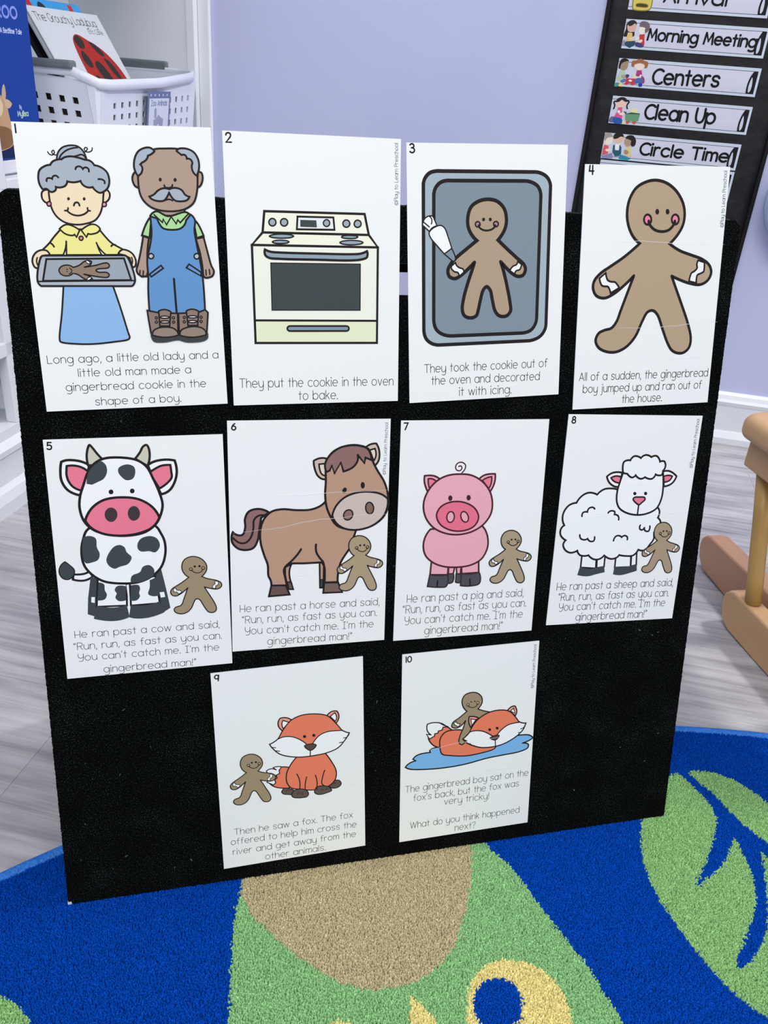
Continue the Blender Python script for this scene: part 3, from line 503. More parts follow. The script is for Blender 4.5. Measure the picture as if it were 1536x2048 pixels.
 ('S', 'dfe6c4', None, 0.0, '-48.6,-36.7! 49.7,-37.3! 49.7,-53.5! -49.1,-52.6!'),
 ('L', None, '1e181a', 1.74, '-49.5,-35.8! 50.9,-36.6!'),
 ('S', '9aa7b2', '1e181a', 1.17, '-31.1,39.4 -31.6,37.8 -33.1,36.7 -34.8,36.7 -36.2,37.7 -36.7,39.3 -36.1,40.9 -34.7,42.0 -32.9,42.0 -31.6,41.0'),
 ('S', '9aa7b2', '1e181a', 1.17, '-21.8,39.5 -22.4,37.9 -23.9,36.8 -25.6,36.8 -27,37.8 -27.5,39.4 -27,41.0 -25.5,42.1 -23.7,42.1 -22.3,41.1'),
 ('S', 'dfe4e6', '1e181a', 1.52, '-14,44.0! 14.8,44.0! 15.6,34.7! -14.7,34.5!'),
 ('S', '9aa7b2', '1e181a', 1.06, '11.8,39.7 11.3,38.2 10,37.2 8.4,37.2 7.1,38.1 6.6,39.6 7.2,41.1 8.5,42.1 10,42.2 11.3,41.2'),
 ('S', '9aa7b2', '1e181a', 1.17, '28.2,39.6 27.6,38.0 26.2,37.0 24.4,37.0 23,37.9 22.5,39.5 23,41.1 24.4,42.2 26.2,42.2 27.6,41.2'),
 ('S', '9aa7b2', '1e181a', 1.17, '37.4,39.7 36.9,38.1 35.4,37.1 33.7,37.0 32.2,38.0 31.7,39.6 32.3,41.2 33.7,42.3 35.4,42.3 36.9,41.3'),
 ('S', '3c4547', None, 0.0, '-11.8,41.6! 1,41.5! 1.4,36.2! -11.9,36.4!'),
 ('S', '1e181a', None, 0.0, '-33.7,30.3! -19.3,30.5! -18,29.5! -35.7,29.2!'),
 ('S', '1e181a', None, 0.0, '21.7,30.6! 34.2,30.9! 35,29.8! 20.8,29.5!'),
 ('S', '8fa2b0', '1e181a', 1.06, '-17.4,29.3 -19.2,28.3 -24.1,27.7 -30,27.6 -34.8,28.1 -36.6,28.9 -34.7,29.8 -29.9,30.5 -24,30.6 -19.2,30.1'),
 ('S', '8fa2b0', '1e181a', 1.06, '-21.2,24.9 -22.5,24.1 -25.8,23.6 -29.9,23.5 -33.2,23.9 -34.4,24.6 -33.1,25.4 -29.8,26.0 -25.7,26.0 -22.4,25.6'),
 ('S', '8fa2b0', '1e181a', 1.06, '34.7,29.6 33.4,28.8 30,28.3 25.9,28.3 22.6,28.6 21.3,29.3 22.6,30.1 25.9,30.6 30,30.6 33.4,30.3'),
 ('S', '8fa2b0', '1e181a', 1.06, '39,25.3 37.1,24.3 32.3,23.6 26.4,23.5 21.7,24.1 19.9,25.0 21.7,26.0 26.5,26.7 32.3,26.8 37.1,26.3'),
 ('S', '8b9fac', '1e181a', 1.9, '-40.4,18.8! -36,17.2 -28.6,16.7 0.4,16.3 30,16.2 37.2,16.8 42.3,18.7! 42.3,14.1 38.4,12.4 29.9,11.4 0.3,11.6 -28.7,11.9 -37.3,12.6 -40.3,14.7'),
 ('S', '3c4547', '1e181a', 0.76, '-36.1,8.7! 36.8,8.6! 36.6,-28.0! -36.2,-27.8!'),
 ('L', None, '1e181a', 5.48, '-22.2,-42.4! 25.1,-42.7!'),
 ('L', None, '7f93a0', 2.49, '-22.2,-42.4! 25.1,-42.7!')])], 'text': [('2', -67.2, 96.0, -63.4, 96.1, 0.783, 1.17),
 ('They put the cookie in the oven', -64.4, -89.6, 65.5, -90.4, 0.8613, 0.51),
 ('to bake.', -16.0, -100.9, 17.0, -100.9, 0.8613, 0.51),
 ('©Play to Learn Preschool', 67.9, 54.7, 67.4, 100.8, 0.3524, 0.38)], 'crease': []}, 3: {'pose': (0.07, 0.5699, 0.0421), 'parts': [('baking_tray_picture', [('S', 'a0b0ba', '1e181a', 2.99, '-41,83.1! 40.8,82.8! 47.2,81.6 52.6,78.2 55.4,72.2! 55.4,-41.3! 54,-47.2 49.4,-52.4 40.2,-55.3! -42.1,-55.6! -49.3,-54.2 -54.5,-49.9 -56.5,-42.3! -56,71.7! -54.9,77.0 -50.5,81.7'),
 ('S', '7c8c98', '1e181a', 2.99, '-32.7,75.9! 32.2,75.8! 39.2,74.5 44.4,71.1 46.9,64.5! 46.4,-34.4! 45.1,-41.4 40.6,-46.6 30.8,-48.4! -32.1,-48.4! -40.3,-46.5 -45.6,-42.2 -47.7,-34.1! -47.2,63.3! -45.8,70.1 -41,74.7')]),
 ('gingerbread_boy_picture', [('S', 'ac9880', '1e181a', 2.99, '-9.7,29.1! -14.7,34.4 -17.5,40.5 -17.7,48.1 -15,55.6 -8.3,60.1 -0.3,61.5 7.7,60.0 14.1,54.3 16.4,45.6 15.1,37.9 9.2,29.3! 17.3,22.2 26.4,14.7 33.3,8.9 34.7,4.9 32.6,0.4 28.1,-0.6 22.9,1.8 11.9,11.7! 14.6,4.3 18.1,-8.4 21.2,-22.3 21.8,-29.3 18,-33.3 11.6,-33.0 7.6,-28.8 4.9,-19.4 2.8,-11.3 -0.4,-8.4 -3.5,-11.1 -5.9,-19.1 -7.7,-27.1 -9.5,-32.2 -14.6,-33.9 -20.3,-31.8 -22.2,-26.5 -21,-17.4 -17.4,-5.0 -13.8,5.0 -11.6,11.7! -17.5,6.2 -23.7,1.3 -28.6,-1.1 -33.6,0.5 -35.1,5.5 -32.4,11.0 -27.5,15.9 -18.9,22.4'),
 ('S', '1e181a', None, 0.0, '-2.6,45.8 -2.8,44.9 -3.5,44.4 -4.3,44.4 -5,44.9 -5.3,45.8 -5,46.6 -4.4,47.1 -3.5,47.1 -2.8,46.6'),
 ('S', '1e181a', None, 0.0, '3.4,45.7 3.2,44.9 2.5,44.3 1.6,44.4 0.9,44.9 0.7,45.7 0.9,46.5 1.6,47.1 2.4,47.1 3.1,46.5'),
 ('S', 'b08088', '1e181a', 1.26, '-6.9,42.0 -7.3,40.8 -8.4,40.0 -9.7,40.0 -10.7,40.8 -11.1,42.0 -10.8,43.2 -9.7,44.0 -8.4,44.0 -7.4,43.2'),
 ('S', '1e181a', None, 0.0, '-7.1,41.0 -7.4,40.1 -8.2,39.9 -8.9,40.5 -8.9,41.5 -8.3,42.1 -7.4,41.9'),
 ('S', 'b08088', '1e181a', 1.26, '9.2,42.0 8.8,40.8 7.8,40.0 6.5,40.1 5.4,40.8 5,42.1 5.3,43.3 6.4,44.0 7.7,44.0 8.8,43.2'),
 ('S', '1e181a', None, 0.0, '7.4,40.8 7,40.0 6.2,39.8 5.5,40.4 5.4,41.3 6.1,41.9 7,41.7'),
 ('L', None, '1e181a', 1.6, '-8.3,40.4 -5.5,38.0 -1.2,37.0 3.2,37.8 6.6,40.4'),
 ('S', 'eef1f3', '1e181a', 1.36, '-28.4,11.8! -27.2,9.2 -24.7,7.5 -21.9,6.5 -21,3.8! -25.2,0.8! -26.2,3.6 -29.3,4.5 -31.7,6.6 -32.1,9.0!'),
 ('S', 'eef1f3', '1e181a', 1.36, '27.3,11.4! 26.3,9.1 23.4,8.0 20.9,5.2 21,3.9! 24.9,1.5! 26.1,4.0 29.3,5.0 30.5,7.3 30.8,9.5!')]),
 ('piping_bag_picture', [('S', '7c8c98', '1e181a', 1.09, '-38.3,18.9! -31.8,23.2! -28.5,14.3 -30.5,12.7!'),
 ('S', 'eef1f3', '1e181a', 1.09, '-51.2,36.8! -57.2,42.0! -56.2,44.7 -54.7,47.1 -51.7,48.7 -48.4,48.6 -46.4,45.1 -44.6,41.0! -48.2,39.8'),
 ('L', None, '1e181a', 1.07, '-55.8,43.9 -51.2,40.3'),
 ('L', None, '1e181a', 1.07, '-51.1,48.6 -49.1,46.2 -49.4,42.6'),
 ('S', 'eef1f3', '1e181a', 1.09, '-44.6,40.8! -41,41.3 -37.9,39.1 -34.9,32.0 -31.8,23.2! -38.3,18.9! -44.6,25.6 -50,31.7 -51.4,35.5 -49.1,38.5')])], 'text': [('3', -66.9, 96.6, -62.9, 96.7, 0.7781, 1.26),
 ('They took the cookie out of', -56.2, -78.7, 57.8, -78.8, 0.838, 0.54),
 ('the oven and decorated', -49.9, -89.2, 50.8, -90.1, 0.838, 0.54),
 ('it with icing.', -24.6, -100.1, 24.0, -100.5, 0.838, 0.54)], 'crease': []}, 4: {'pose': (0.2257, 0.561, 0.0333), 'parts': [('gingerbread_boy_picture', [('S', 'b09b80', '1e181a', 2.61, '-13.6,40.1! -19.7,45.0 -24.9,53.0 -27.7,63.1 -26.7,75.3 -21,85.4 -12.4,90.4 -2.7,92.2 8,90.1 17.9,84.0 25.5,74.5 28.4,65.4 27.9,56.3 23.9,48.3 16,39.7! 26.7,33.8 37.9,30.2 50.8,26.0 58.3,20.6 60.6,14.1 57.5,7.6 50.2,4.2 39,5.6 29.1,8.7 20.6,12.1! 25.7,1.7 34.2,-15.2 41.1,-29.8 45.6,-43.3 44.7,-51.8 39.6,-56.3 32.6,-56.5 26.7,-53.6 22,-47.3 15.3,-33.8 9.4,-21.7 4.3,-17.7 -1,-19.0 -5.7,-27.2 -11.4,-40.1 -20.1,-49.4 -30.5,-53.6 -41.2,-52.4 -48.1,-48.4 -50.8,-42.4 -48.3,-36.5 -42.6,-33.8 -36.1,-32.2 -31.2,-26.5 -27.9,-17.2 -22.5,-2.1 -17.1,12.9! -25.7,5.0 -35.7,-2.4 -44.6,-5.9 -52.5,-3.8 -56.2,2.6 -55.4,8.9 -50,15.1 -40.1,21.3 -27.6,29.1'),
 ('S', 'eef1f3', '1e181a', 1.72, '-44.8,15.6! -44.1,12.8 -42.3,9.3 -38.8,8.0 -35.4,7.7 -33.1,5.8 -30.8,2.7! -38.9,-1.7! -40.1,1.5 -41.9,3.9 -45,4.2 -47.7,4.9 -49.5,7.7 -50.5,11.1!'),
 ('S', 'eef1f3', '1e181a', 1.72, '46.1,25.4! 45.1,22.0 45.7,18.8 43.5,16.2 40.4,14.4 39.3,11.5 38.6,7.3! 46.3,5.8! 46,9.0 46.6,12.6 49.8,14.0 52.7,15.6 53,18.7 52.7,23.6!'),
 ('S', '1e181a', None, 0.0, '3.1,66.5 2.9,65.1 2,64.2 0.9,64.2 -0.1,65.1 -0.6,66.5 -0.3,67.9 0.5,68.8 1.6,68.8 2.6,67.9'),
 ('S', '1e181a', None, 0.0, '13.2,66.5 13,65.1 12.1,64.3 11,64.3 10,65.1 9.5,66.5 9.7,67.9 10.6,68.8 11.7,68.8 12.7,67.9'),
 ('S', 'e4829e', '1e181a', 1.88, '-4,59.9 -4.4,57.5 -6.1,56.0 -8.3,56.0 -10.2,57.5 -11.1,59.9 -10.6,62.4 -9,63.9 -6.8,63.9 -4.9,62.4'),
 ('S', '1e181a', None, 0.0, '-5,58.1 -5.2,57.0 -5.8,56.3 -6.6,56.3 -7.3,57.0 -7.6,58.1 -7.5,59.3 -6.9,60.0 -6.1,60.0 -5.3,59.3'),
 ('S', 'e4829e', '1e181a', 1.88, '23.1,60.1 22.6,57.7 21,56.2 18.9,56.2 17,57.7 16.1,60.1 16.5,62.5 18.1,64.0 20.3,64.0 22.2,62.5'),
 ('S', '1e181a', None, 0.0, '20.7,58.1 20.6,57.0 20,56.3 19.1,56.3 18.4,57.0 18,58.1 18.2,59.3 18.8,60.0 19.6,60.0 20.3,59.3'),
 ('L', None, '1e181a', 2.42, '-5.9,56.9 -0.5,51.8 7,50.0 14.2,51.5 19.2,57.2')])], 'text': [('4', -65.6, 96.0, -61.4, 96.1, 0.8309, 1.34),
 ('All of a sudden, the gingerbread', -64.8, -78.1, 67.1, -79.3, 0.8501, 0.58),
 ('boy jumped up and ran out of', -60.5, -89.2, 61.4, -90.4, 0.8501, 0.58),
 ('the house.', -20.5, -100.2, 20.6, -100.4, 0.8501, 0.58),
 ('©Play to Learn Preschool', 68.7, 53.7, 67.0, 100.7, 0.4027, 0.43)], 'crease': ['-41.5,40.6 -11.6,42.1 22.1,39.8 71.3,38.8', '-29.4,-32.4 0.2,-32.7 28.9,-31.8 49.5,-30.0 72.1,-29.7', '15.1,-62.3 38.6,-61.4 65.6,-62.2']}, 5: {'pose': (-0.2245, 0.3351, 0.0083), 'parts': [('cow_picture', [('S', 'eef1f3', '1e181a', 1.86, '-44,-7.9! -48.4,-9.9 -56.7,-9.8! -57.6,-14.2! -48.9,-15.8 -41.8,-12.8!'),
 ('S', '3c4547', '1e181a', 0.93, '-62.4,1.8! -59.1,-1.4 -55.8,-5.8 -56.8,-11.0 -61.2,-13.9 -65.3,-12.7 -67.7,-7.8 -66.4,-2.0'),
 ('S', '3c4547', None, 0.0, '-43.6,-13.3! -47.1,-32.1! -48.5,-46.2! -43.1,-48.6! -39,-45.0! -36.7,-15.0!'),
 ('S', '3c4547', None, 0.0, '6.9,-16.2! 13.6,-10.1! 16.6,-28.0 19.2,-46.2! 13.8,-49.5! 8.9,-47.1!'),
 ('S', 'eef1f3', '1e181a', 1.63, '-38,-14.9! -15,-18.0! -16.4,-41.0! -40.8,-40.0!'),
 ('S', 'eef1f3', '1e181a', 1.63, '-12.6,-18.2! 8.5,-16.3! 10.7,-41.1! -13.1,-41.3!'),
 ('S', '3c4547', None, 0.0, '-40.7,-39.0! -27.5,-41.9 -16.5,-40.4! -14.9,-51.7! -22.9,-54.0 -32.7,-53.8 -44,-50.7!'),
 ('S', '3c4547', None, 0.0, '-13.3,-41.1! 0.9,-41.9 10.6,-39.2! 14,-49.9! 1.3,-53.6 -9.8,-53.6 -15.4,-51.8!'),
 ('S', '3c4547', None, 0.0, '-37.7,-18.5! -33.4,-20.3 -33.2,-25.5 -31.8,-29.9 -33.9,-33.9 -39.8,-34.3!'),
 ('S', '3c4547', None, 0.0, '-16.8,-36.1! -22.8,-36.3 -25.2,-32.9 -23.9,-29.4 -25.3,-26.2 -22.9,-22.8 -16.2,-23.4!'),
 ('S', '3c4547', None, 0.0, '-11.9,-23.1! -5.6,-23.4 -4.7,-26.8 -5.7,-30.4 -5.2,-33.5 -8.1,-36.9 -13.2,-36.7!'),
 ('S', '3c4547', None, 0.0, '11.2,-16.6! 12,-32.5 6.9,-34.5 1.7,-32.2 3.2,-26.2 3.6,-19.6!'),
 ('S', 'eef1f3', None, 0.0, '-44.3,-30.9! -41.5,-31.2! -42.1,-36.5! -44.8,-35.6!'),
 ('S', 'eef1f3', None, 0.0, '11.1,-31.2! 14.8,-31.1! 15.5,-35.7! 11.9,-36.2!'),
 ('S', 'eef1f3', None, 0.0, '-15.5,-22.3! -13.8,-22.5! -14.9,-36.0!'),
 ('S', 'eef1f3', '1e181a', 2.09, '-42.1,28.7 -46.7,19.8 -48.8,9.5 -47.7,-2.3 -42.2,-11.0 -33.2,-17.7 -19.5,-20.7 -5.4,-20.6 5.8,-16.1 13.9,-8.3 17.9,3.4 17.9,14.2 15.1,22.0 11.2,28.2 -15.4,36.2'),
 ('S', '3c4547', None, 0.0, '-45.9,22.0 -40.5,22.6 -36.7,20.2 -36.5,12.7 -34.7,6.7 -36.4,1.6 -41.3,-0.4 -46.5,-0.5 -48.1,8.3 -47.3,17.5'),
 ('S', '3c4547', None, 0.0, '-22.4,12.5 -18.1,13.4 -14.6,11.1 -13.3,6.9 -9.6,1.9 -12.9,-3.8 -19.5,-5.7 -23.9,-7.2 -28.4,-4.0 -29.9,1.1 -26.4,8.5'),
 ('S', '3c4547', None, 0.0, '-4.1,13.3 -0.8,18.0 6.9,19.6 12.1,16.9 13.9,10.3 9.8,5.0 5,6.3 -1.5,6.5 -3.9,8.6'),
 ('S', '3c4547', None, 0.0, '-11.7,-20.5! -10.4,-14.5 -3.8,-11.7 -1.1,-7.1 4.2,-6.0 7.9,-10.2 6.9,-15.6 2.3,-18.5 -4.3,-20.7!'),
 ('S', 'eef1f3', '1e181a', 2.09, '-36.7,82.1! -43.4,85.7 -53.3,87.0 -57.7,85.7! -59,78.7 -58.8,70.0 -54.5,62.1 -45.3,57.5! -40.8,69.1!'),
 ('S', 'e47a90', '1e181a', 1.86, '-38.1,77.1! -44.8,81.6 -53.9,82.3! -54.5,78.0 -54.7,75.3 -53.6,69.7 -50.3,64.6 -44.3,61.5!'),
 ('S', 'eef1f3', '1e181a', 2.09, '8.5,80.3! 13.9,83.2 22.4,84.4 30,83.4! 31.2,73.7 28.8,64.7 24.2,58.1 17.6,55.3! 12.9,66.6!'),
 ('S', 'e47a90', '1e181a', 1.86, '9.4,74.1! 15.7,78.0 20,79.6 26.4,79.8! 26.8,74.4 26.9,69.3 23.5,65.0 16.6,60.2!'),
 ('S', 'c8c6b4', '1e181a', 1.86, '-37.7,82.2! -38.1,89.8 -36.7,96.3 -35.3,98.7 -33.5,96.7 -29.9,91.2 -26,86.3! -33.6,82.0!'),
 ('S', 'c8c6b4', '1e181a', 1.86, '8.3,79.7! 10.4,86.9 10.1,94.6 8.5,97.2 5.8,95.9 2.9,91.0 -1,86.2!'),
 ('S', 'eef1f3', '1e181a', 2.09, '-42.6,65.9 -38.1,76.7 -32.5,83.6 -25.1,87.2 -11.8,87.5 0.4,84.8 7.4,79.2 12,68.9 16.1,57.3 18.2,46.9 16.6,38.9 11.8,29.9 2.8,23.4 -11.2,21.1 -25.9,22.8 -38,27.8 -44.6,35.7 -47.1,47.1 -45.8,57.2'),
 ('S', '3c4547', None, 0.0, '-40.2,66.9! -37.6,76.7 -33.1,82.0 -27.3,85.3! -24,81.6 -23.6,76.1 -26.4,70.7 -31.2,68.1 -36,66.0!'),
 ('S', '3c4547', None, 0.0, '-12.3,80.6 -7,81.7 -2.5,79.6 -1.6,75.1 -3.9,69.6 -9,68.5 -12.4,71.1 -14.9,75.2 -14.7,78.5'),
 ('S', 'e47a90', '1e181a', 2.09, '-43.7,36.2! -37.5,46.6 -27.8,52.8 -14.2,54.3 -0.7,52.0 9.5,45.1 15,35.5! 9.5,27.7 -0.4,23.1 -15.4,21.4 -30,23.8 -38.9,29.0'),
 ('S', '3c3438', None, 0.0, '-18.2,39.7 -19.5,36.1 -22.1,34.0 -25.2,34.2 -27.5,36.6 -28.2,40.3 -27,43.8 -24.3,45.9 -21.3,45.7 -18.9,43.4'),
 ('S', '3c3438', None, 0.0, '-0.3,39.8 -1.5,36.1 -4.1,34.0 -7.1,34.1 -9.3,36.6 -10,40.3 -8.8,44.0 -6.3,46.1 -3.3,46.0 -1,43.5'),
 ('S', '1e181a', None, 0.0, '-19.9,59.2 -20.4,58.0 -21.4,57.3 -22.5,57.4 -23.4,58.2 -23.6,59.4 -23.2,60.5 -22.2,61.2 -21.1,61.2 -20.2,60.4'),
 ('S', '1e181a', None, 0.0, '-3.3,59.1 -3.7,58.0 -4.7,57.3 -5.8,57.3 -6.7,58.1 -7,59.3 -6.6,60.5 -5.6,61.2 -4.4,61.1 -3.5,60.3')]),
 ('gingerbread_boy_picture', [('S', '9a8a6e', '1e181a', 0.93, '36.1,-19.3! 33.8,-17.5 31.9,-14.7 30.8,-11.1 31.2,-6.8 33.3,-3.2 36.5,-1.4 40.1,-0.8 44.1,-1.6 47.7,-3.7 50.5,-7.1 51.6,-10.3 51.4,-13.5 50,-16.4 47,-19.4! 51,-21.5 55.2,-22.8 59.9,-24.3 62.7,-26.2 63.6,-28.5 62.4,-30.8 59.7,-32.0 55.6,-31.5 51.9,-30.4 48.7,-29.2! 50.6,-32.9 53.8,-38.9 56.4,-44.0 58,-48.8 57.7,-51.8 55.8,-53.4 53.2,-53.5 51,-52.5 49.3,-50.3 46.8,-45.5 44.6,-41.2 42.7,-39.8 40.7,-40.2 39,-43.1 36.9,-47.7 33.7,-51.0 29.8,-52.5 25.8,-52.1 23.3,-50.6 22.3,-48.5 23.2,-46.4 25.3,-45.5 27.7,-44.9 29.5,-42.9 30.7,-39.6 32.8,-34.2 34.8,-28.9! 31.6,-31.7 27.9,-34.3 24.6,-35.6 21.6,-34.8 20.3,-32.6 20.6,-30.3 22.6,-28.1 26.3,-26.0 30.9,-23.2'),
 ('S', 'eef1f3', '1e181a', 0.61, '24.5,-28.0! 24.8,-29.0 25.4,-30.2 26.7,-30.7 28,-30.8 28.8,-31.4 29.7,-32.5! 26.7,-34.1! 26.2,-33.0 25.6,-32.1 24.4,-32.0 23.4,-31.8 22.8,-30.8 22.4,-29.5!'),
 ('S', 'eef1f3', '1e181a', 0.61, '58.2,-24.5! 57.8,-25.7 58,-26.8 57.2,-27.7 56.1,-28.4 55.7,-29.4 55.4,-30.9! 58.3,-31.4! 58.2,-30.3 58.4,-29.0 59.6,-28.5 60.6,-28.0 60.8,-26.9 60.6,-25.1!'),
 ('S', '1e181a', None, 0.0, '42.56,-9.93 42.42,-10.49 41.96,-10.84 41.36,-10.84 40.83,-10.50 40.59,-9.93 40.73,-9.37 41.19,-9.02 41.79,-9.02 42.32,-9.36'),
 ('S', '1e181a', None, 0.0, '46.50,-9.92 46.37,-10.48 45.91,-10.83 45.29,-10.84 44.77,-10.49 44.52,-9.92 44.66,-9.36 45.12,-9.01 45.73,-9.00 46.26,-9.35'),
 ('S', 'c8a08c', '1e181a', 0.69, '39.58,-12.25 39.40,-12.96 38.81,-13.40 38.02,-13.40 37.35,-12.96 37.04,-12.26 37.22,-11.55 37.82,-11.12 38.60,-11.11 39.28,-11.55'),
 ('S', 'c8a08c', '1e181a', 0.69, '49.83,-11.92 49.65,-12.64 49.05,-13.08 48.25,-13.08 47.56,-12.64 47.24,-11.93 47.42,-11.22 48.02,-10.78 48.82,-10.77 49.51,-11.21'),
 ('L', None, '1e181a', 0.73, '38.35,-12.74 40.93,-15.15 43.72,-15.96 46.37,-15.24 48.60,-12.53')])], 'text': [('5', -67.3, 96.2, -63.6, 96.1, 0.6658, 1.18),
 ('He ran past a cow and said,', -60.4, -66.9, 60.0, -68.2, 0.7529, 0.46),
 ('“Run, run, as fast as you can.', -62.4, -77.9, 61.3, -79.1, 0.7529, 0.46),
 ('You can’t catch me. I’m the', -59.4, -88.3, 58.6, -90.2, 0.7529, 0.46),
 ('gingerbread man!”', -39.6, -101.2, 38.4, -102.4, 0.7529, 0.46)], 'crease': []}, 6: {'pose': (-0.0826, 0.3462, -0.0078), 'parts': [('horse_picture', [('S', '8a6a66', '1e181a', 1.95, '-36.2,24.0! -41.3,26.7 -47.4,27.4 -53.5,25.3 -56.7,19.0 -56.6,11.4 -58.9,5.0 -63,4.7 -67.2,7.6! -68.3,3.4 -67.7,-2.1 -63.2,-7.3 -57.1,-9.1 -49.9,-7.5 -45.9,-0.0 -44.6,8.7 -42.9,19.4!'),
 ('L', None, '1e181a', 1.69, '-39.8,21.5 -45.4,21.2 -49.1,17.6 -49.7,10.0 -51.8,2.5 -56,-2.2 -61.1,-2.5 -66.9,2.2'),
 ('S', 'b6927c', '1e181a', 1.61, '-22.4,-27.0! -16.6,-24.0! -18.7,-30.7 -17.5,-41.0! -15.3,-48.1! -19.8,-47.7! -21.9,-40.7'),
 ('S', '64504a', '1e181a', 1.38, '-20.7,-40.8! -17.1,-41.1! -15.3,-48.1! -19.3,-47.8!'),
 ('S', 'b6927c', '1e181a', 1.61, '8.3,-24.5! 12.2,-23.6! 11.8,-48.3! 8.8,-48.1!'),
 ('S', '3c4547', '1e181a', 0.92, '9.1,-40.4! 11.3,-40.5! 11.3,-47.9! 9.1,-47.8!'),
 ('S', 'b6927c', '1e181a', 1.95, '13.4,32.3! 8.7,28.1 0.2,25.1 -12.4,25.1 -24.8,26.4 -34.1,24.5 -40.4,18.2 -43.5,9.7 -43.7,-2.3 -40.7,-14.7 -37.7,-23.8 -37.2,-34.0 -35.2,-38.6 -34.7,-43.5! -20.9,-43.9! -22.5,-36.1 -23.5,-29.2 -20.8,-24.9 -17.1,-23.8 -5.9,-24.1 10,-24.1! 12.5,-28.2 13.1,-35.1 12.8,-43.4! 24.9,-43.7! 25.1,-35.9 27.2,-25.7 30.9,-19.0 35.2,-12.4 38.3,-3.5 40.9,4.3! 36.9,15.8! 20.4,29.8!'),
 ('L', None, '1e181a', 1.91, '-8.3,-10.8 -11.3,-15.3 -16.6,-21.2 -20.8,-24.9 -23.2,-28.1 -22.4,-35.0 -20.9,-43.7'),
 ('L', None, '1e181a', 1.91, '5,-7.1 5.3,-14.1 8,-19.3 11.5,-24.1 12.7,-31.6 12.8,-43.2'),
 ('S', '64504a', '1e181a', 1.72, '-34.7,-43.2! -21.9,-43.9! -18.5,-52.9! -37,-53.4!'),
 ('S', '745e52', '1e181a', 1.72, '12.6,-43.6! 25.3,-44.0! 29.1,-53.7! 11.8,-53.3!'),
 ('S', 'cab6a8', '1e181a', 1.72, '13.6,70.2! 8.3,70.7 2.6,68.5! 3.2,62.8 5.8,55.8 9.5,52.5 13.2,51.8!'),
 ('S', 'ded0c4', '1e181a', 1.49, '12.8,65.8! 7.3,65.4! 7.9,60.6 9.5,56.8 12.9,54.9!'),
 ('S', 'cab6a8', '1e181a', 1.72, '48.6,79.7! 52.7,82.0 57.5,82.5! 60.2,76.4 60.1,67.8 56.4,62.7! 53.2,70.1!'),
 ('S', 'ded0c4', '1e181a', 1.49, '51.7,76.8! 56.4,78.1! 57.5,72.2 55.8,67.4!'),
 ('S', 'b6927c', '1e181a', 1.95, '13.1,62.6 13.3,49.7 12.8,38.8 14,27.8 17.3,18.9 23.4,9.7 32.7,5.9 42.6,4.8 55.7,8.1 65.5,15.6 69.7,25.5 69.1,36.7 65.6,47.9 58.7,59.1 53.2,70.1 50.6,77.7 40.9,81.3 30.3,80.8 19.8,76.3 14.1,68.9'),
 ('S', '8a6a66', '1e181a', 1.83, '13.7,58.3! 12.6,65.8 16.7,73.1 25,79.3 35.6,81.4 44.1,80.5 49.5,78.3 52.7,72.8 53.3,68.0! 48.1,70.2! 47.2,65.4! 41.1,72.8! 41,67.2 37,61.9 28.7,58.4! 26.3,66.3! 20.9,57.0! 18.4,63.7! 16.6,59.5!'),
 ('S', 'c8b8ae', '1e181a', 1.83, '19.3,18.8! 22.6,27.5 30,34.9 40.7,38.9 52.7,39.3 62.7,37.0 69.2,32.3! 69.1,25.5 65.5,16.1 55.7,8.1 42.6,4.8 31.6,6.1 23.9,10.8'),
 ('S', '8a6a66', '1e181a', 1.27, '37,16.8 34.9,14.7 32.4,14.3 30.3,15.7 29.4,18.2 30.1,21.1 32.1,23.1 34.7,23.5 36.8,22.2 37.7,19.6'),
 ('S', '7c6254', '1e181a', 1.27, '56.5,24.6 56.1,21.4 54.6,19.4 52.3,19.3 50.3,21.1 49.3,24.3 49.6,27.5 51.2,29.5 53.4,29.6 55.4,27.7'),
 ('S', '1e181a', None, 0.0, '31.6,40.6 30.6,39.4 29.4,39.0 28.4,39.5 27.9,40.8 28.2,42.3 29.2,43.5 30.4,44.0 31.4,43.4 31.9,42.2'),
 ('S', '1e181a', None, 0.0, '48,45.5 47.7,43.7 46.8,42.7 45.6,42.7 44.7,43.8 44.3,45.6 44.6,47.3 45.5,48.4 46.6,48.3 47.6,47.2')]),
 ('gingerbread_boy_picture', [('S', 'a8967a', '1e181a', 1.03, '39.6,-19.3! 37.4,-17.5 35.6,-14.7 34.6,-11.1 34.9,-6.7 36.9,-3.2 40.1,-1.4 43.5,-0.7 47.4,-1.5 50.9,-3.6 53.6,-7.0 54.7,-10.3 54.5,-13.5 53.1,-16.4 50.2,-19.4! 54.1,-21.5 58.1,-22.8 62.7,-24.3 65.4,-26.2 66.2,-28.5 65.1,-30.8 62.5,-32.1 58.5,-31.6 54.9,-30.5 51.9,-29.2! 53.7,-33.0 56.7,-38.9 59.2,-44.1 60.8,-49.0 60.5,-52.0 58.7,-53.6 56.2,-53.7 54.1,-52.6 52.4,-50.4 50,-45.6 47.9,-41.3 46,-39.9 44.1,-40.3 42.4,-43.2 40.4,-47.8 37.3,-51.1 33.6,-52.6 29.7,-52.2 27.2,-50.8 26.3,-48.6 27.2,-46.6 29.2,-45.6 31.6,-45.0 33.3,-43.0 34.5,-39.7 36.4,-34.3 38.4,-29.0! 35.3,-31.8 31.7,-34.4 28.5,-35.7 25.7,-34.9 24.3,-32.6 24.6,-30.4 26.6,-28.2 30.1,-26.0 34.6,-23.2'),
 ('S', 'eef1f3', '1e181a', 0.68, '28.4,-28.0! 28.7,-29.0 29.3,-30.2 30.6,-30.7 31.8,-30.8 32.6,-31.5 33.5,-32.6! 30.6,-34.2! 30.1,-33.0 29.5,-32.2 28.3,-32.1 27.4,-31.8 26.8,-30.8 26.4,-29.6!'),
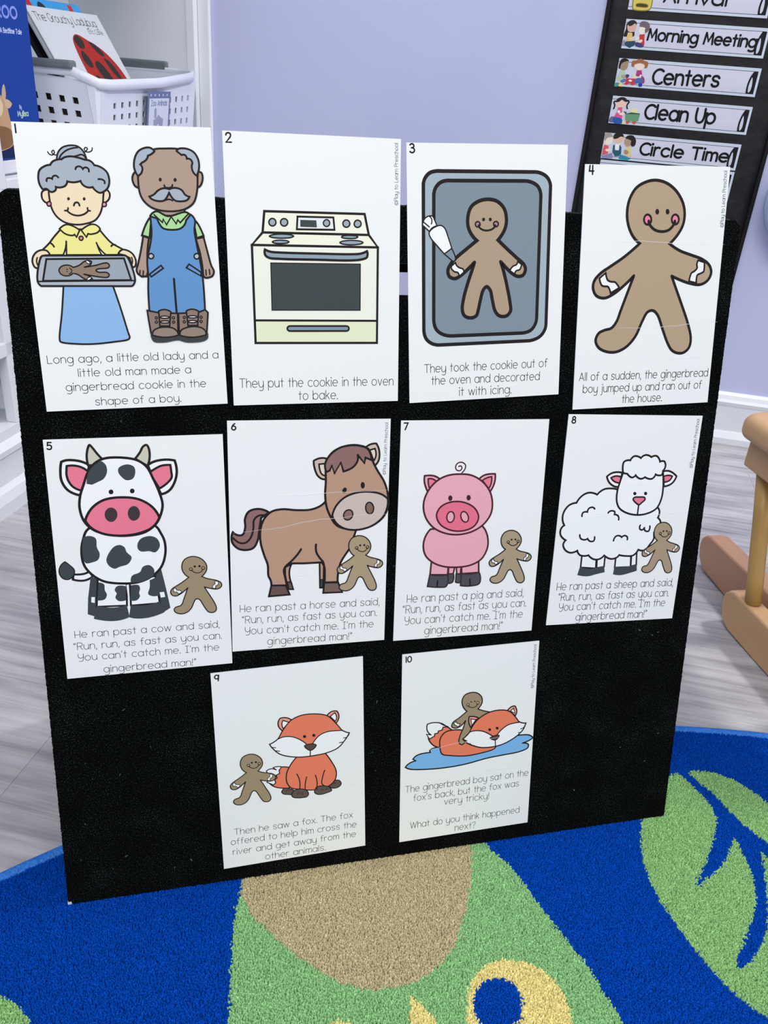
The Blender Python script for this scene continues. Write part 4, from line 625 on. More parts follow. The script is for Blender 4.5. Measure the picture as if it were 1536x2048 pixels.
 ('S', 'eef1f3', '1e181a', 0.68, '61,-24.5! 60.7,-25.7 60.9,-26.9 60.1,-27.8 59,-28.4 58.6,-29.5 58.3,-30.9! 61.1,-31.5! 61,-30.4 61.2,-29.1 62.3,-28.6 63.4,-28.0 63.5,-26.9 63.4,-25.1!'),
 ('S', '1e181a', None, 0.0, '45.89,-9.88 45.76,-10.45 45.32,-10.80 44.73,-10.80 44.23,-10.45 44.00,-9.88 44.13,-9.32 44.57,-8.97 45.16,-8.97 45.66,-9.31'),
 ('S', '1e181a', None, 0.0, '49.71,-9.87 49.58,-10.44 49.13,-10.79 48.54,-10.79 48.03,-10.44 47.80,-9.87 47.93,-9.31 48.37,-8.95 48.96,-8.95 49.47,-9.30'),
 ('S', 'c8a08c', '1e181a', 0.76, '43.02,-12.22 42.85,-12.93 42.27,-13.37 41.51,-13.37 40.86,-12.93 40.57,-12.22 40.74,-11.51 41.31,-11.07 42.07,-11.07 42.72,-11.51'),
 ('S', 'c8a08c', '1e181a', 0.76, '52.93,-11.89 52.76,-12.60 52.17,-13.04 51.40,-13.04 50.73,-12.60 50.43,-11.89 50.60,-11.17 51.18,-10.73 51.95,-10.73 52.62,-11.17'),
 ('L', None, '1e181a', 0.81, '41.83,-12.70 44.32,-15.12 47.02,-15.94 49.59,-15.22 51.73,-12.50')])], 'text': [('6', -66.2, 96.3, -62.3, 96.2, 0.632, 1.17),
 ('He ran past a horse and said,', -62.5, -66.8, 64.1, -68.6, 0.814, 0.46),
 ('“Run, run, as fast as you can.', -61.1, -77.7, 61.8, -79.1, 0.814, 0.46),
 ('You can’t catch me. I’m the', -58.4, -88.4, 58.9, -90.2, 0.814, 0.46),
 ('gingerbread man!”', -38.7, -99.9, 39.1, -100.8, 0.814, 0.46),
 ('©Play to Learn Preschool', 66.6, 54.5, 67.5, 100.7, 0.3185, 0.36)], 'crease': ['-39.1,39.5 -11.3,38.4 12.8,39.7 39.6,39.8 69.2,40.3', '-67,6.6 -42.5,8.6 -24.9,9.9 -11.3,13.0 9.9,15.9 26,16.3 47.7,18.6 68.8,18.1', '-16.6,-34.8 0.6,-35.6']}, 7: {'pose': (0.0661, 0.3431, -0.0108), 'parts': [('pig_picture', [('L', None, '4a1e2a', 1.2, '-14.6,61.9 -12.7,62.4 -11.5,60.4 -13.2,58.1 -16.4,58.7 -17.6,62.0 -15.6,65.1 -11.8,65.7 -8.4,63.3 -8.5,59.6 -11.2,56.1'),
 ('S', 'e4a8b6', '4a1e2a', 1.72, '-30.7,49.6! -37,53.7 -46.3,54.1! -46,47.4 -41.9,37.8!'),
 ('S', 'e47a90', '4a1e2a', 1.47, '-33.9,47.5! -38.5,51.0 -42.8,51.3! -42.3,46.2 -40.5,40.8!'),
 ('S', 'e4a8b6', '4a1e2a', 1.72, '5.6,49.8! 10.7,53.4 20.8,54.2! 20.8,46.2 17.2,37.8!'),
 ('S', 'e47a90', '4a1e2a', 1.47, '8.8,48.4! 13.2,50.8 17.6,51.6! 17.5,45.3 15.4,40.5!'),
 ('S', 'e4a8b6', '4a1e2a', 1.59, '-19,-32.8! -13.2,-34.3! -14.2,-40.8! -19.1,-40.2!'),
 ('S', 'e4a8b6', '4a1e2a', 1.59, '-11.5,-34.4! -6.9,-33.5! -7.1,-41.0! -10.7,-40.7!'),
 ('S', '4c4c52', '342a2c', 1.35, '-19.1,-40.2! -14,-40.3! -14.4,-48.6 -19.2,-49.5!'),
 ('S', '4c4c52', '342a2c', 1.35, '-11.4,-40.7! -7.1,-41.0! -6.8,-49.3 -11.5,-48.8!'),
 ('S', 'e4a8b6', '4a1e2a', 1.72, '-36,-25.6! -19.3,-31.1! -19.7,-41.1! -36.8,-40.1!'),
 ('S', 'e4a8b6', '4a1e2a', 1.72, '-6.7,-31.8! 10,-27.0! 11,-40.6! -5.9,-40.8!'),
 ('S', '4c4c52', '342a2c', 1.47, '-37,-39.8! -28.8,-41.4 -19.7,-41.1! -20.4,-52.4 -27,-53.0 -38.8,-51.5!'),
 ('S', '4c4c52', '342a2c', 1.47, '-6.1,-40.8! 3.4,-41.6 11.2,-40.3! 12.4,-51.4 4.1,-53.5 -6.4,-52.6!'),
 ('L', None, '1e181a', 1.44, '-29.3,-46.5 -29.3,-52.1'),
 ('L', None, '1e181a', 1.44, '2.5,-46.7 3.1,-52.6'),
 ('S', 'e4a8b6', '4a1e2a', 1.72, '-38.4,4.1! -43,-2.8 -44.6,-11.7 -42.2,-20.8 -35.1,-27.9 -24.7,-32.5 -10.9,-34.1 2.8,-32.6 12.8,-27.2 17.9,-17.1 18,-8.1 15.3,-0.0 11.6,4.9!'),
 ('S', 'e4a8b6', '4a1e2a', 1.72, '-12.8,54.9 -2.7,53.7 7.7,48.3 16.3,38.7 19.9,27.6 19.2,16.6 12.8,6.8 2.9,0.5 -9.4,-2.2 -21.9,-1.1 -34.5,4.5 -42.7,13.7 -46,23.7 -45.3,33.4 -39.8,44.0 -31.4,51.2 -22.7,54.3'),
 ('S', 'e2708a', '4a1e2a', 1.59, '7.4,13.3 3.6,5.3 -6.7,1.2 -19.4,2.4 -29.6,8.5 -33.4,17.2 -29.6,25.0 -19.5,29.2 -6.9,28.1 3.4,22.0'),
 ('S', 'e4a8b6', '4a1e2a', 1.36, '-16.3,14.3 -17.2,11.4 -19.2,9.9 -21.4,10.3 -23,12.5 -23.4,15.5 -22.5,18.4 -20.5,19.9 -18.3,19.5 -16.7,17.3'),
 ('S', 'e4a8b6', '4a1e2a', 1.36, '-3.1,15.5 -2.5,12.3 -3.5,10.0 -5.5,9.5 -7.8,10.8 -9.6,13.6 -10.1,16.8 -9.2,19.0 -7.2,19.6 -4.8,18.2'),
 ('S', '3a2228', None, 0.0, '-19.1,32.6 -19.4,31.1 -20.3,30.2 -21.6,30.2 -22.6,31.2 -23.1,32.8 -22.8,34.3 -21.8,35.2 -20.6,35.2 -19.5,34.2'),
 ('S', '3a2228', None, 0.0, '-1.5,32.5 -1.8,31.0 -2.7,30.1 -4,30.1 -5.1,31.1 -5.5,32.7 -5.3,34.2 -4.3,35.1 -3.1,35.1 -2,34.1')]),
 ('gingerbread_boy_picture', [('S', 'a6977c', '1e181a', 1.1, '36.3,-18.9! 34.1,-17.2 32.2,-14.4 31.2,-10.8 31.5,-6.4 33.6,-2.8 36.7,-1.0 40.2,-0.4 44.1,-1.1 47.7,-3.3 50.4,-6.7 51.5,-9.9 51.3,-13.2 49.9,-16.0 47,-19.1! 50.8,-21.2 54.9,-22.4 59.6,-23.9 62.3,-25.9 63.1,-28.2 62,-30.5 59.4,-31.7 55.3,-31.2 51.7,-30.1 48.6,-28.9! 50.5,-32.6 53.6,-38.6 56.1,-43.8 57.7,-48.6 57.4,-51.7 55.5,-53.2 53,-53.3 50.9,-52.3 49.2,-50.1 46.7,-45.3 44.6,-40.9 42.7,-39.5 40.8,-40.0 39.1,-42.9 37.1,-47.5 33.9,-50.8 30.2,-52.3 26.3,-51.9 23.8,-50.4 22.8,-48.3 23.7,-46.2 25.8,-45.2 28.1,-44.7 29.9,-42.6 31.1,-39.3 33,-34.0 35,-28.6! 31.9,-31.5 28.3,-34.1 25,-35.3 22.2,-34.6 20.8,-32.3 21.1,-30.0 23.1,-27.8 26.7,-25.6 31.2,-22.8'),
 ('S', 'eef1f3', '1e181a', 0.73, '25,-27.6! 25.2,-28.7 25.9,-29.9 27.1,-30.4 28.4,-30.5 29.2,-31.2 30,-32.2! 27.1,-33.8! 26.6,-32.7 26,-31.8 24.9,-31.7 23.9,-31.5 23.3,-30.5 22.9,-29.2!'),
 ('S', 'eef1f3', '1e181a', 0.73, '57.9,-24.2! 57.5,-25.4 57.7,-26.5 56.9,-27.4 55.8,-28.1 55.4,-29.1 55.2,-30.6! 58,-31.2! 57.8,-30.0 58.1,-28.7 59.2,-28.2 60.3,-27.6 60.4,-26.6 60.3,-24.8!'),
 ('S', '1e181a', None, 0.0, '42.61,-9.53 42.48,-10.10 42.03,-10.45 41.43,-10.45 40.92,-10.10 40.69,-9.54 40.82,-8.97 41.27,-8.62 41.86,-8.62 42.37,-8.97'),
 ('S', '1e181a', None, 0.0, '46.46,-9.52 46.33,-10.09 45.88,-10.44 45.28,-10.44 44.77,-10.09 44.53,-9.53 44.66,-8.96 45.11,-8.60 45.71,-8.60 46.22,-8.95'),
 ('S', 'c8a08c', '1e181a', 0.82, '39.70,-11.87 39.53,-12.58 38.95,-13.02 38.18,-13.02 37.52,-12.58 37.22,-11.87 37.40,-11.16 37.98,-10.73 38.74,-10.72 39.40,-11.16'),
 ('S', 'c8a08c', '1e181a', 0.82, '49.71,-11.54 49.54,-12.26 48.95,-12.70 48.17,-12.70 47.49,-12.26 47.18,-11.54 47.36,-10.83 47.95,-10.38 48.73,-10.38 49.40,-10.82'),
 ('L', None, '1e181a', 0.87, '38.50,-12.35 41.02,-14.78 43.74,-15.60 46.34,-14.87 48.51,-12.15')])], 'text': [('7', -66.9, 96.0, -63.3, 96.0, 0.7028, 1.25),
 ('He ran past a pig and said,', -57.9, -66.4, 58.1, -67.5, 0.9082, 0.49),
 ('“Run, run, as fast as you can.', -61.9, -77.0, 61.7, -78.1, 0.9082, 0.49),
 ('You can’t catch me. I’m the', -59.3, -88.1, 59.0, -89.4, 0.9082, 0.49),
 ('gingerbread man!”', -39.6, -99.6, 39.1, -100.0, 0.9082, 0.49)], 'crease': []}, 8: {'pose': (0.2227, 0.3445, -0.0295), 'parts': [('sheep_picture', [('S', 'eef1f3', '1e181a', 1.76, '-40,-30.1! -24.4,-33.1! -23.5,-46.7! -39.9,-45.2!'),
 ('S', 'eef1f3', '1e181a', 1.76, '-23.7,-33.1! -15.1,-32.2! -14.8,-45.3! -22.6,-46.4!'),
 ('S', 'eef1f3', '1e181a', 1.76, '-3.4,-32.6! 12.7,-31.9! 14.3,-46.6! -3,-46.6!'),
 ('S', 'eef1f3', '1e181a', 1.76, '13.4,-31.9! 18.8,-29.7! 20.3,-44.6! 14.5,-46.0!'),
 ('S', '3c4547', None, 0.0, '-40.7,-44.5! -32,-46.7 -23.3,-45.9! -14.7,-44.6! -13.3,-51.1! -22.4,-52.8 -31,-54.6 -42.6,-52.9!'),
 ('S', '3c4547', None, 0.0, '-3.4,-45.7! 5.9,-46.6 14.3,-45.2! 20.9,-44.2! 21.8,-50.8! 14.4,-52.8 4.5,-54.8 -4,-53.5!'),
 ('S', 'eef1f3', '1e181a', 1.9, '-10.1,32.3! -16.5,33.5 -25,32.8 -31.5,27.7! -40.5,29.7 -47.4,26.5 -52.1,19.9! -59.7,17.5 -64.3,10.6 -64.6,3.7 -62.1,-2.0! -65.3,-5.7 -64.9,-11.6 -58.9,-17.0! -61.1,-21.1 -58.6,-26.5 -52.7,-29.7 -45.5,-27.8! -42.5,-32.2 -37.4,-33.5 -33.1,-32.8! -26.9,-37.2 -20.7,-37.1 -16.2,-33.6! -8.1,-37.5 -2,-36.0 0,-33.7! 8.1,-35.0 15.6,-34.5 20.2,-28.8! 27.7,-29.4 32.1,-24.0 35.7,-18.1 35.2,-10.8 40.8,-3.7! 40.3,-0.1 36.9,3.6! 37.9,9.6 34.6,14.4! 9.4,26.7!'),
 ('L', None, '1e181a', 1.73, '-44.7,6.5 -44.1,10.2 -39.6,10.7! -38.5,14.2 -35,15.3 -32.3,13.7'),
 ('L', None, '1e181a', 1.73, '-17.6,9.4 -15.3,11.3 -10.9,10.6 -10.7,7.7! -6.5,6.1 -5.4,2.2'),
 ('L', None, '1e181a', 1.73, '-44.8,-11.9 -43.3,-15.7 -38.9,-17.1 -36.2,-15.9! -33.1,-18.7 -29.4,-18.5 -28.9,-14.4'),
 ('L', None, '1e181a', 1.73, '-8.1,-18.9 -6.2,-14.4 -2.5,-13.9 0.3,-15.6! 3.2,-13.9 6.3,-15.4 6.7,-18.2'),
 ('L', None, '1e181a', 1.73, '18.8,-3.7 18.7,-7.3 21.4,-8.6 23.7,-6.3! 24.7,-9.3 28.7,-10.0 29.4,-4.8'),
 ('S', 'eef1f3', '1e181a', 1.9, '-8.1,48.9! -17.4,49.0 -23.6,45.3! -20.4,39.4 -14.3,35.5 -9.1,35.2!'),
 ('S', 'e47a90', '1e181a', 1.63, '-8.8,44.8! -14.5,45.7 -19.1,43.9! -14.9,40.2 -8.8,38.9!'),
 ('S', 'eef1f3', '1e181a', 1.9, '35.5,49.8! 42.5,50.1 50.9,45.0! 46.9,37.9 38.7,35.0!'),
 ('S', 'e47a90', '1e181a', 1.63, '36.9,44.9! 41.8,46.0 46.3,45.0! 43.9,40.9 38.1,39.2!'),
 ('S', 'eef1f3', '1e181a', 1.9, '-7.2,48.5! -8.9,41.0 -10.7,31.7 -10.1,21.2 -6.4,14.1 1.8,9.2 13.5,6.8 24.7,8.1 34.1,13.2 37.8,22.7 38.1,33.3 36.3,45.1 34.9,49.8!'),
 ('S', 'eef1f3', '1e181a', 1.9, '-6.8,48.5! -8.2,53.7 -7.5,59.5 -1.1,60.8! 2.6,64.9 9.7,63.0! 14.3,66.0 20.8,63.9! 26.3,65.0 30.7,59.4! 35.3,59.7 37.3,55.0 35.2,50.4! 34.2,46.3 27.8,47.0! 24.6,42.7 16.8,44.4! 12,42.8 6.5,46.4! 3.1,44.1 -2.4,47.7!'),
 ('S', '1e181a', None, 0.0, '10,28.3 9.8,27.3 9,26.7 7.9,26.7 7,27.3 6.5,28.3 6.7,29.3 7.5,29.9 8.6,29.8 9.5,29.2'),
 ('S', '1e181a', None, 0.0, '21.6,28.2 21.4,27.2 20.6,26.6 19.5,26.6 18.5,27.3 18.1,28.2 18.3,29.2 19.1,29.8 20.2,29.8 21.1,29.2'),
 ('S', 'e47a90', '1e181a', 1.63, '7.2,22.7 8.4,24.4 13.4,24.7 19.2,24.2 20.1,22.2 16.8,18.9 14.5,17.0 10.5,19.1'),
 ('L', None, '1e181a', 1.6, '14,16.6 14.1,6.8')]),
 ('gingerbread_boy_picture', [('S', 'a4937a', '1e181a', 1.08, '40,-19.8! 37.9,-18.1 36,-15.3 35.1,-11.7 35.4,-7.3 37.4,-3.7 40.4,-1.9 43.8,-1.3 47.6,-2.0 51,-4.2 53.7,-7.6 54.7,-10.8 54.6,-14.1 53.2,-16.9 50.4,-20.0! 54.1,-22.1 58.1,-23.4 62.6,-24.9 65.2,-26.8 66.1,-29.1 65,-31.4 62.4,-32.6 58.5,-32.1 55,-31.0 52,-29.8! 53.8,-33.5 56.8,-39.5 59.2,-44.7 60.8,-49.5 60.5,-52.6 58.7,-54.1 56.2,-54.2 54.2,-53.2 52.5,-51.0 50.1,-46.2 48.1,-41.8 46.3,-40.4 44.4,-40.9 42.8,-43.8 40.8,-48.4 37.7,-51.7 34.1,-53.2 30.3,-52.8 27.9,-51.3 27,-49.2 27.8,-47.1 29.8,-46.1 32.1,-45.6 33.8,-43.5 35,-40.2 36.9,-34.9 38.8,-29.5! 35.8,-32.4 32.3,-35.0 29.1,-36.2 26.3,-35.5 25,-33.2 25.3,-30.9 27.2,-28.7 30.7,-26.5 35.1,-23.7'),
 ('S', 'eef1f3', '1e181a', 0.72, '29,-28.6! 29.3,-29.6 29.9,-30.8 31.2,-31.3 32.4,-31.4 33.2,-32.1 34,-33.1! 31.1,-34.7! 30.7,-33.6 30.1,-32.7 29,-32.6 28,-32.4 27.4,-31.4 27.1,-30.2!'),
 ('S', 'eef1f3', '1e181a', 0.72, '61,-25.1! 60.6,-26.3 60.8,-27.4 60,-28.3 58.9,-29.0 58.6,-30.0 58.3,-31.5! 61,-32.1! 60.9,-30.9 61.1,-29.6 62.2,-29.1 63.3,-28.6 63.4,-27.5 63.3,-25.7!'),
 ('S', '1e181a', None, 0.0, '46.15,-10.44 46.03,-11.01 45.59,-11.36 45.02,-11.36 44.52,-11.01 44.30,-10.45 44.42,-9.88 44.86,-9.53 45.43,-9.53 45.93,-9.87'),
 ('S', '1e181a', None, 0.0, '49.89,-10.43 49.76,-11.00 49.33,-11.35 48.75,-11.35 48.25,-11.00 48.02,-10.44 48.14,-9.87 48.58,-9.51 49.16,-9.51 49.66,-9.86'),
 ('S', 'c8a08c', '1e181a', 0.8, '43.34,-12.78 43.17,-13.49 42.61,-13.93 41.86,-13.93 41.22,-13.49 40.94,-12.78 41.10,-12.07 41.67,-11.63 42.41,-11.63 43.05,-12.07'),
 ('S', 'c8a08c', '1e181a', 0.8, '53.04,-12.45 52.87,-13.16 52.30,-13.61 51.54,-13.61 50.89,-13.16 50.59,-12.45 50.76,-11.74 51.33,-11.29 52.08,-11.29 52.74,-11.73'),
 ('L', None, '1e181a', 0.85, '42.18,-13.26 44.61,-15.69 47.25,-16.50 49.77,-15.78 51.87,-13.06')])], 'text': [('8', -65.9, 95.9, -62.1, 95.9, 0.7167, 1.25),
 ('He ran past a sheep and said,', -62.6, -67.9, 64.7, -68.5, 0.9198, 0.54),
 ('“Run, run, as fast as you can.', -60.0, -79.0, 61.6, -79.4, 0.9198, 0.54),
 ('You can’t catch me. I’m the', -57.9, -89.5, 59.0, -90.0, 0.9198, 0.54),
 ('gingerbread man!”', -38.6, -100.8, 39.9, -101.1, 0.9198, 0.54),
 ('©Play to Learn Preschool', 66.9, 53.4, 67.0, 100.8, 0.3763, 0.43)], 'crease': ['-38.6,5.4 -23.9,6.2 -14.2,7.8', '-6.1,38.7 9.1,37.1 27.8,38.4', '26.3,6.0 46.5,7.6 68.4,8.3']}, 9: {'pose': (-0.101, 0.121, 0.0249), 'parts': [('fox_picture', [('S', 'e27c5e', '1e181a', 1.16, '-2.4,-3.2! -11.5,-1.3 -17.1,-5.1 -18.4,-12.2 -22.9,-15.7! -18.8,-20.8 -12.4,-23.7 -3.7,-25.2!'),
 ('S', 'eef1f3', '1e181a', 1.05, '-24.6,-3.2! -20.2,-1.5 -15.4,-3.5! -18.2,-0.6! -13.6,-0.1 -10.2,-1.1! -12.7,-4.3! -12.3,-7.7! -15.6,-9.2! -15,-12.5! -17.2,-13.6! -16.5,-17.5! -18.7,-19.3! -24.5,-15.5! -22.7,-10.3!'),
 ('S', '5e504a', '1e181a', 0.93, '-11.2,-28.3 -8.6,-24.8 -2.6,-26.3 1.6,-29.9 -0.7,-32.9 -5,-32.1 -9.4,-30.9'),
 ('S', '5e504a', '1e181a', 0.93, '32.8,-27.1 38.4,-24.3 44.6,-24.7 46.7,-28.9 43.8,-32.2 38.2,-32.5 34.9,-30.0'),
 ('S', 'e27c5e', '1e181a', 1.16, '4.5,7.3! -1.7,-0.3 -5.8,-9.4 -5.7,-19.3 -1.5,-25.6 6.1,-28.2 16,-30.8 27.1,-31.2 36.1,-28.3 41.2,-22.3 42,-13.7 37.8,-3.1 31.9,7.1! 17.2,11.3!'),
 ('S', '5e504a', '1e181a', 0.93, '-1.8,-33.7 0.6,-29.1 7.2,-28.0 12.7,-30.6 14.5,-34.6 13,-37.5 8,-37.9 3.6,-37.4 -0.2,-36.1'),
 ('S', '5e504a', '1e181a', 0.93, '20.3,-33.8 22.7,-28.5 29.4,-28.4 34.9,-30.6 37.1,-34.8 32.5,-36.5 26.9,-37.4 22.5,-36.4'),
 ('L', None, '2c2424', 0.57, '3.7,-33.6 4.7,-32.0 6,-32.5'),
 ('L', None, '2c2424', 0.57, '7.6,-34.3 8.5,-32.7 9.8,-33.2'),
 ('L', None, '2c2424', 0.57, '27,-33.7 28,-32.2 29.3,-32.8'),
 ('L', None, '2c2424', 0.57, '31.3,-33.4 32.2,-32.0 33.3,-32.6'),
 ('L', None, '2c2424', 0.57, '-6.9,-28.4 -5.9,-27.0 -4.6,-27.6'),
 ('L', None, '2c2424', 0.57, '38.9,-28.4 39.8,-26.8 41.1,-27.5'),
 ('L', None, '1e181a', 1.03, '3.9,-11.0 6.4,-18.9 6.1,-27.8'),
 ('L', None, '1e181a', 1.03, '13.3,-15.7 11.8,-22.3 11.4,-29.3'),
 ('L', None, '1e181a', 1.03, '21.7,-15.3 23.1,-23.0 22.4,-31.2'),
 ('L', None, '1e181a', 1.03, '30.9,-11.2 28.5,-18.9 27.8,-25.6 29.9,-28.1'),
 ('S', 'e49c88', '1e181a', 1.16, '-7.7,36.9! -11.4,42.3 -11.5,47.0 -9.5,50.5! -4.2,50.4 0.7,47.5!'),
 ('S', 'eef1f3', '1e181a', 1.05, '-7,39.2! -8.2,44.1 -7,47.9! -1.7,45.3!'),
 ('S', 'e49c88', '1e181a', 1.16, '34.5,47.2! 38.9,50.7 44,50.6! 45.9,44.3 43,37.8!'),
 ('S', 'eef1f3', '1e181a', 1.05, '37.5,45.8! 42,49.1! 43.7,43.5 42,40.1!'),
 ('S', 'eef1f3', '1e181a', 1.16, '-20.5,24.8! -12.5,29.3 -7.9,37.0 -0.1,46.5 9.7,50.7 22.7,50.5 34.5,47.0 42.5,38.2 48.4,29.7 55.6,25.7! 52.6,20.3! 49.2,16.0! 43.6,10.8 33.6,7.5 21.4,6.4 8.3,6.7 -2.5,9.0 -11,12.8 -16.2,17.9! -18.7,21.3!'),
 ('S', 'e27c5e', '1e181a', 1.05, '-12,29.2! -6,30.7 1.5,29.3 8.9,24.8 14.7,19.0! 20.2,19.4! 26.4,26.9 34.1,29.9 41.8,29.9 48.4,29.3! 42.5,38.2 34.5,47.0 22.7,50.5 9.7,50.7 -0.1,46.5 -7.9,37.0'),
 ('L', None, '1e181a', 0.91, '-18.2,21.2 -15,20.3'),
 ('L', None, '1e181a', 0.91, '-15.1,17.1 -11.4,16.1'),
 ('L', None, '1e181a', 0.91, '55.3,24.6 53.2,21.5 49.9,21.0'),
 ('L', None, '1e181a', 0.91, '49.2,16.6 45.9,16.5'),
 ('S', '54463f', '1e181a', 0.93, '12.2,18.2 14.7,19.2 20.2,19.1 23.4,17.4 21.7,14.3 17.8,12.4 14,14.9'),
 ('L', None, '1e181a', 1.03, '17.6,12.5 17.4,6.9'),
 ('S', '1e181a', None, 0.0, '14.1,27.9 13.8,27.0 13,26.6 12.1,26.7 11.3,27.4 11.1,28.4 11.4,29.3 12.2,29.7 13.1,29.6 13.8,28.9'),
 ('S', '1e181a', None, 0.0, '22.9,27.9 22.6,27.0 21.8,26.6 20.9,26.7 20.1,27.4 19.9,28.3 20.2,29.2 21,29.7 21.9,29.5 22.6,28.8')]),
 ('gingerbread_boy_picture', [('S', '9a8a6e', '1e181a', 0.93, '-43.3,-1.6! -45.5,0.2 -47.4,3.1 -48.4,6.7 -48,11.2 -46,14.8 -42.8,16.6 -39.3,17.2 -35.4,16.5 -31.8,14.3 -29,10.9 -28,7.6 -28.1,4.3 -29.6,1.4 -32.5,-1.7! -28.6,-3.8 -24.5,-5.1 -19.8,-6.6 -17.1,-8.6 -16.2,-10.9 -17.3,-13.3 -20,-14.5 -24.1,-14.0 -27.7,-12.9 -30.8,-11.7! -28.9,-15.4 -25.9,-21.5 -23.3,-26.8 -21.7,-31.6 -22,-34.7 -23.9,-36.3 -26.4,-36.4 -28.6,-35.4 -30.3,-33.1 -32.7,-28.2 -34.9,-23.9 -36.7,-22.4 -38.7,-22.9 -40.4,-25.8 -42.5,-30.5 -45.6,-33.9 -49.4,-35.4 -53.3,-35.0 -55.8,-33.5 -56.8,-31.3 -55.9,-29.2 -53.8,-28.2 -51.4,-27.7 -49.7,-25.6 -48.5,-22.2 -46.5,-16.8 -44.5,-11.4! -47.7,-14.2 -51.3,-16.9 -54.5,-18.2 -57.5,-17.4 -58.8,-15.1 -58.5,-12.8 -56.5,-10.6 -52.9,-8.3 -48.4,-5.5'),
 ('S', 'eef1f3', '1e181a', 0.61, '-54.6,-10.4! -54.4,-11.4 -53.7,-12.7 -52.4,-13.2 -51.2,-13.3 -50.4,-13.9 -49.5,-15.0! -52.5,-16.7! -52.9,-15.5 -53.6,-14.6 -54.7,-14.5 -55.7,-14.3 -56.3,-13.3 -56.7,-12.0!'),
 ('S', 'eef1f3', '1e181a', 0.61, '-21.5,-6.9! -21.9,-8.1 -21.7,-9.3 -22.5,-10.2 -23.6,-10.8 -24,-11.9 -24.2,-13.4! -21.4,-13.9! -21.5,-12.8 -21.3,-11.5 -20.2,-11.0 -19.1,-10.4 -19,-9.3 -19.1,-7.5!'),
 ('S', '1e181a', None, 0.0, '-36.88,7.97 -37.01,7.39 -37.46,7.04 -38.06,7.04 -38.57,7.39 -38.80,7.96 -38.67,8.54 -38.22,8.89 -37.63,8.90 -37.11,8.54'),
 ('S', '1e181a', None, 0.0, '-33.00,7.98 -33.13,7.40 -33.58,7.05 -34.18,7.04 -34.70,7.40 -34.94,7.98 -34.81,8.55 -34.36,8.91 -33.76,8.91 -33.24,8.56'),
 ('S', 'c8a08c', '1e181a', 0.69, '-39.80,5.60 -39.97,4.88 -40.56,4.43 -41.33,4.44 -41.99,4.88 -42.29,5.60 -42.12,6.32 -41.53,6.76 -40.76,6.76 -40.10,6.32'),
 ('S', 'c8a08c', '1e181a', 0.69, '-29.72,5.94 -29.90,5.21 -30.49,4.76 -31.28,4.76 -31.96,5.21 -32.27,5.93 -32.09,6.66 -31.50,7.11 -30.72,7.11 -30.04,6.66'),
 ('L', None, '1e181a', 0.73, '-41.01,5.11 -38.48,2.65 -35.73,1.82 -33.12,2.56 -30.94,5.32')])], 'text': [('9', -66.9, 96.4, -63.0, 95.9, 0.6657, 1.18),
 ('Then he saw a fox. The fox', -57.9, -67.9, 57.4, -68.9, 0.7886, 0.46),
 ('offered to help him cross the', -61.5, -78.5, 60.9, -80.5, 0.7886, 0.46),
 ('river and get away from the', -60.3, -89.8, 60.2, -91.6, 0.7886, 0.46),
 ('other animals.', -29.8, -101.0, 29.3, -101.7, 0.7886, 0.46)], 'crease': ['57.9,0.1 69.1,-1.5', '47.8,-3.7 55.6,-3.7', '54,-31.0 68.7,-32.5', '-64.4,-48.5 -56.9,-49.1']}, 10: {'pose': (0.0754, 0.1216, 0.0116), 'parts': [('water_picture', [('S', '78b2e2', '1e181a', 1.46, '-64.9,-18.2! -61.4,-14.5 -54.3,-12.3! -57.3,-10.3! -52.8,-6.2 -39.6,-5.1! -40.2,-2.6! -36.3,-0.7 -14,-0.8 31.6,0.3 54.8,1.5 65.5,0.1 69.4,-3.5 65.8,-6.0 58.6,-8.1! 65.1,-10.5 64.5,-14.5 55.8,-17.6 38.3,-18.9 21,-20.1 -1.9,-23.6 -24.5,-24.6 -46.9,-23.2 -60.2,-20.9')]),
 ('fox_picture', [('S', 'e27c5e', '1e181a', 1.34, '-16.2,15.6! -23.6,21.9 -30.4,26.3 -37,24.8 -41.2,15.9 -41.6,10.1 -36.4,2.3 -29.6,-1.0 -18.4,-2.6!'),
 ('S', 'eef1f3', '1e181a', 1.21, '-31,26.6! -37.1,27.7 -43.3,26.8! -43.3,19.8 -39.2,14.5! -43.8,15.7! -40.8,10.0! -38.3,11.4! -35.6,12.8! -35.4,15.2! -32.3,15.4! -31.8,17.7! -28,18.4! -26.9,21.4! -21.7,21.0! -26.4,23.5! -31.3,27.0!'),
 ('S', 'e27c5e', '1e181a', 1.34, '-7.7,15.7! -16.8,16.9 -24.5,15.5 -29.4,9.6 -29.6,-1.0 -27.2,-8.6 -18.1,-11.6 -2.2,-14.2 14.9,-13.2 27.5,-10.6 30.2,-7.4! 8.6,3.4!')]),
 ('gingerbread_boy_picture', [('S', '9a8a6e', '1e181a', 1.21, '-2.8,35.9! -6.9,41.1 -8.3,48.3 -5.7,53.8 -0.2,55.8 6.6,54.9 11.8,50.0 12.7,43.4 8.6,37.0! 14.2,34.4 21.7,31.9! 13.3,27.9 6.7,21.6 1.4,12.8 -2.4,7.3 -3.9,1.5 -5.5,-0.7 -8.3,-0.3 -10.1,3.5 -8.7,10.5 -6.1,17.3 -3.9,25.6! -9,20.1 -14,18.6 -18,20.6 -17,25.2 -10.5,29.7'),
 ('S', '1e181a', None, 0.0, '2,45.5 1.8,44.9 1.2,44.8 0.7,45.3 0.7,46.0 1.1,46.4 1.7,46.2'),
 ('S', '1e181a', None, 0.0, '5.7,45.7 5.5,45.0 4.9,45.0 4.4,45.5 4.4,46.2 4.8,46.6 5.4,46.3'),
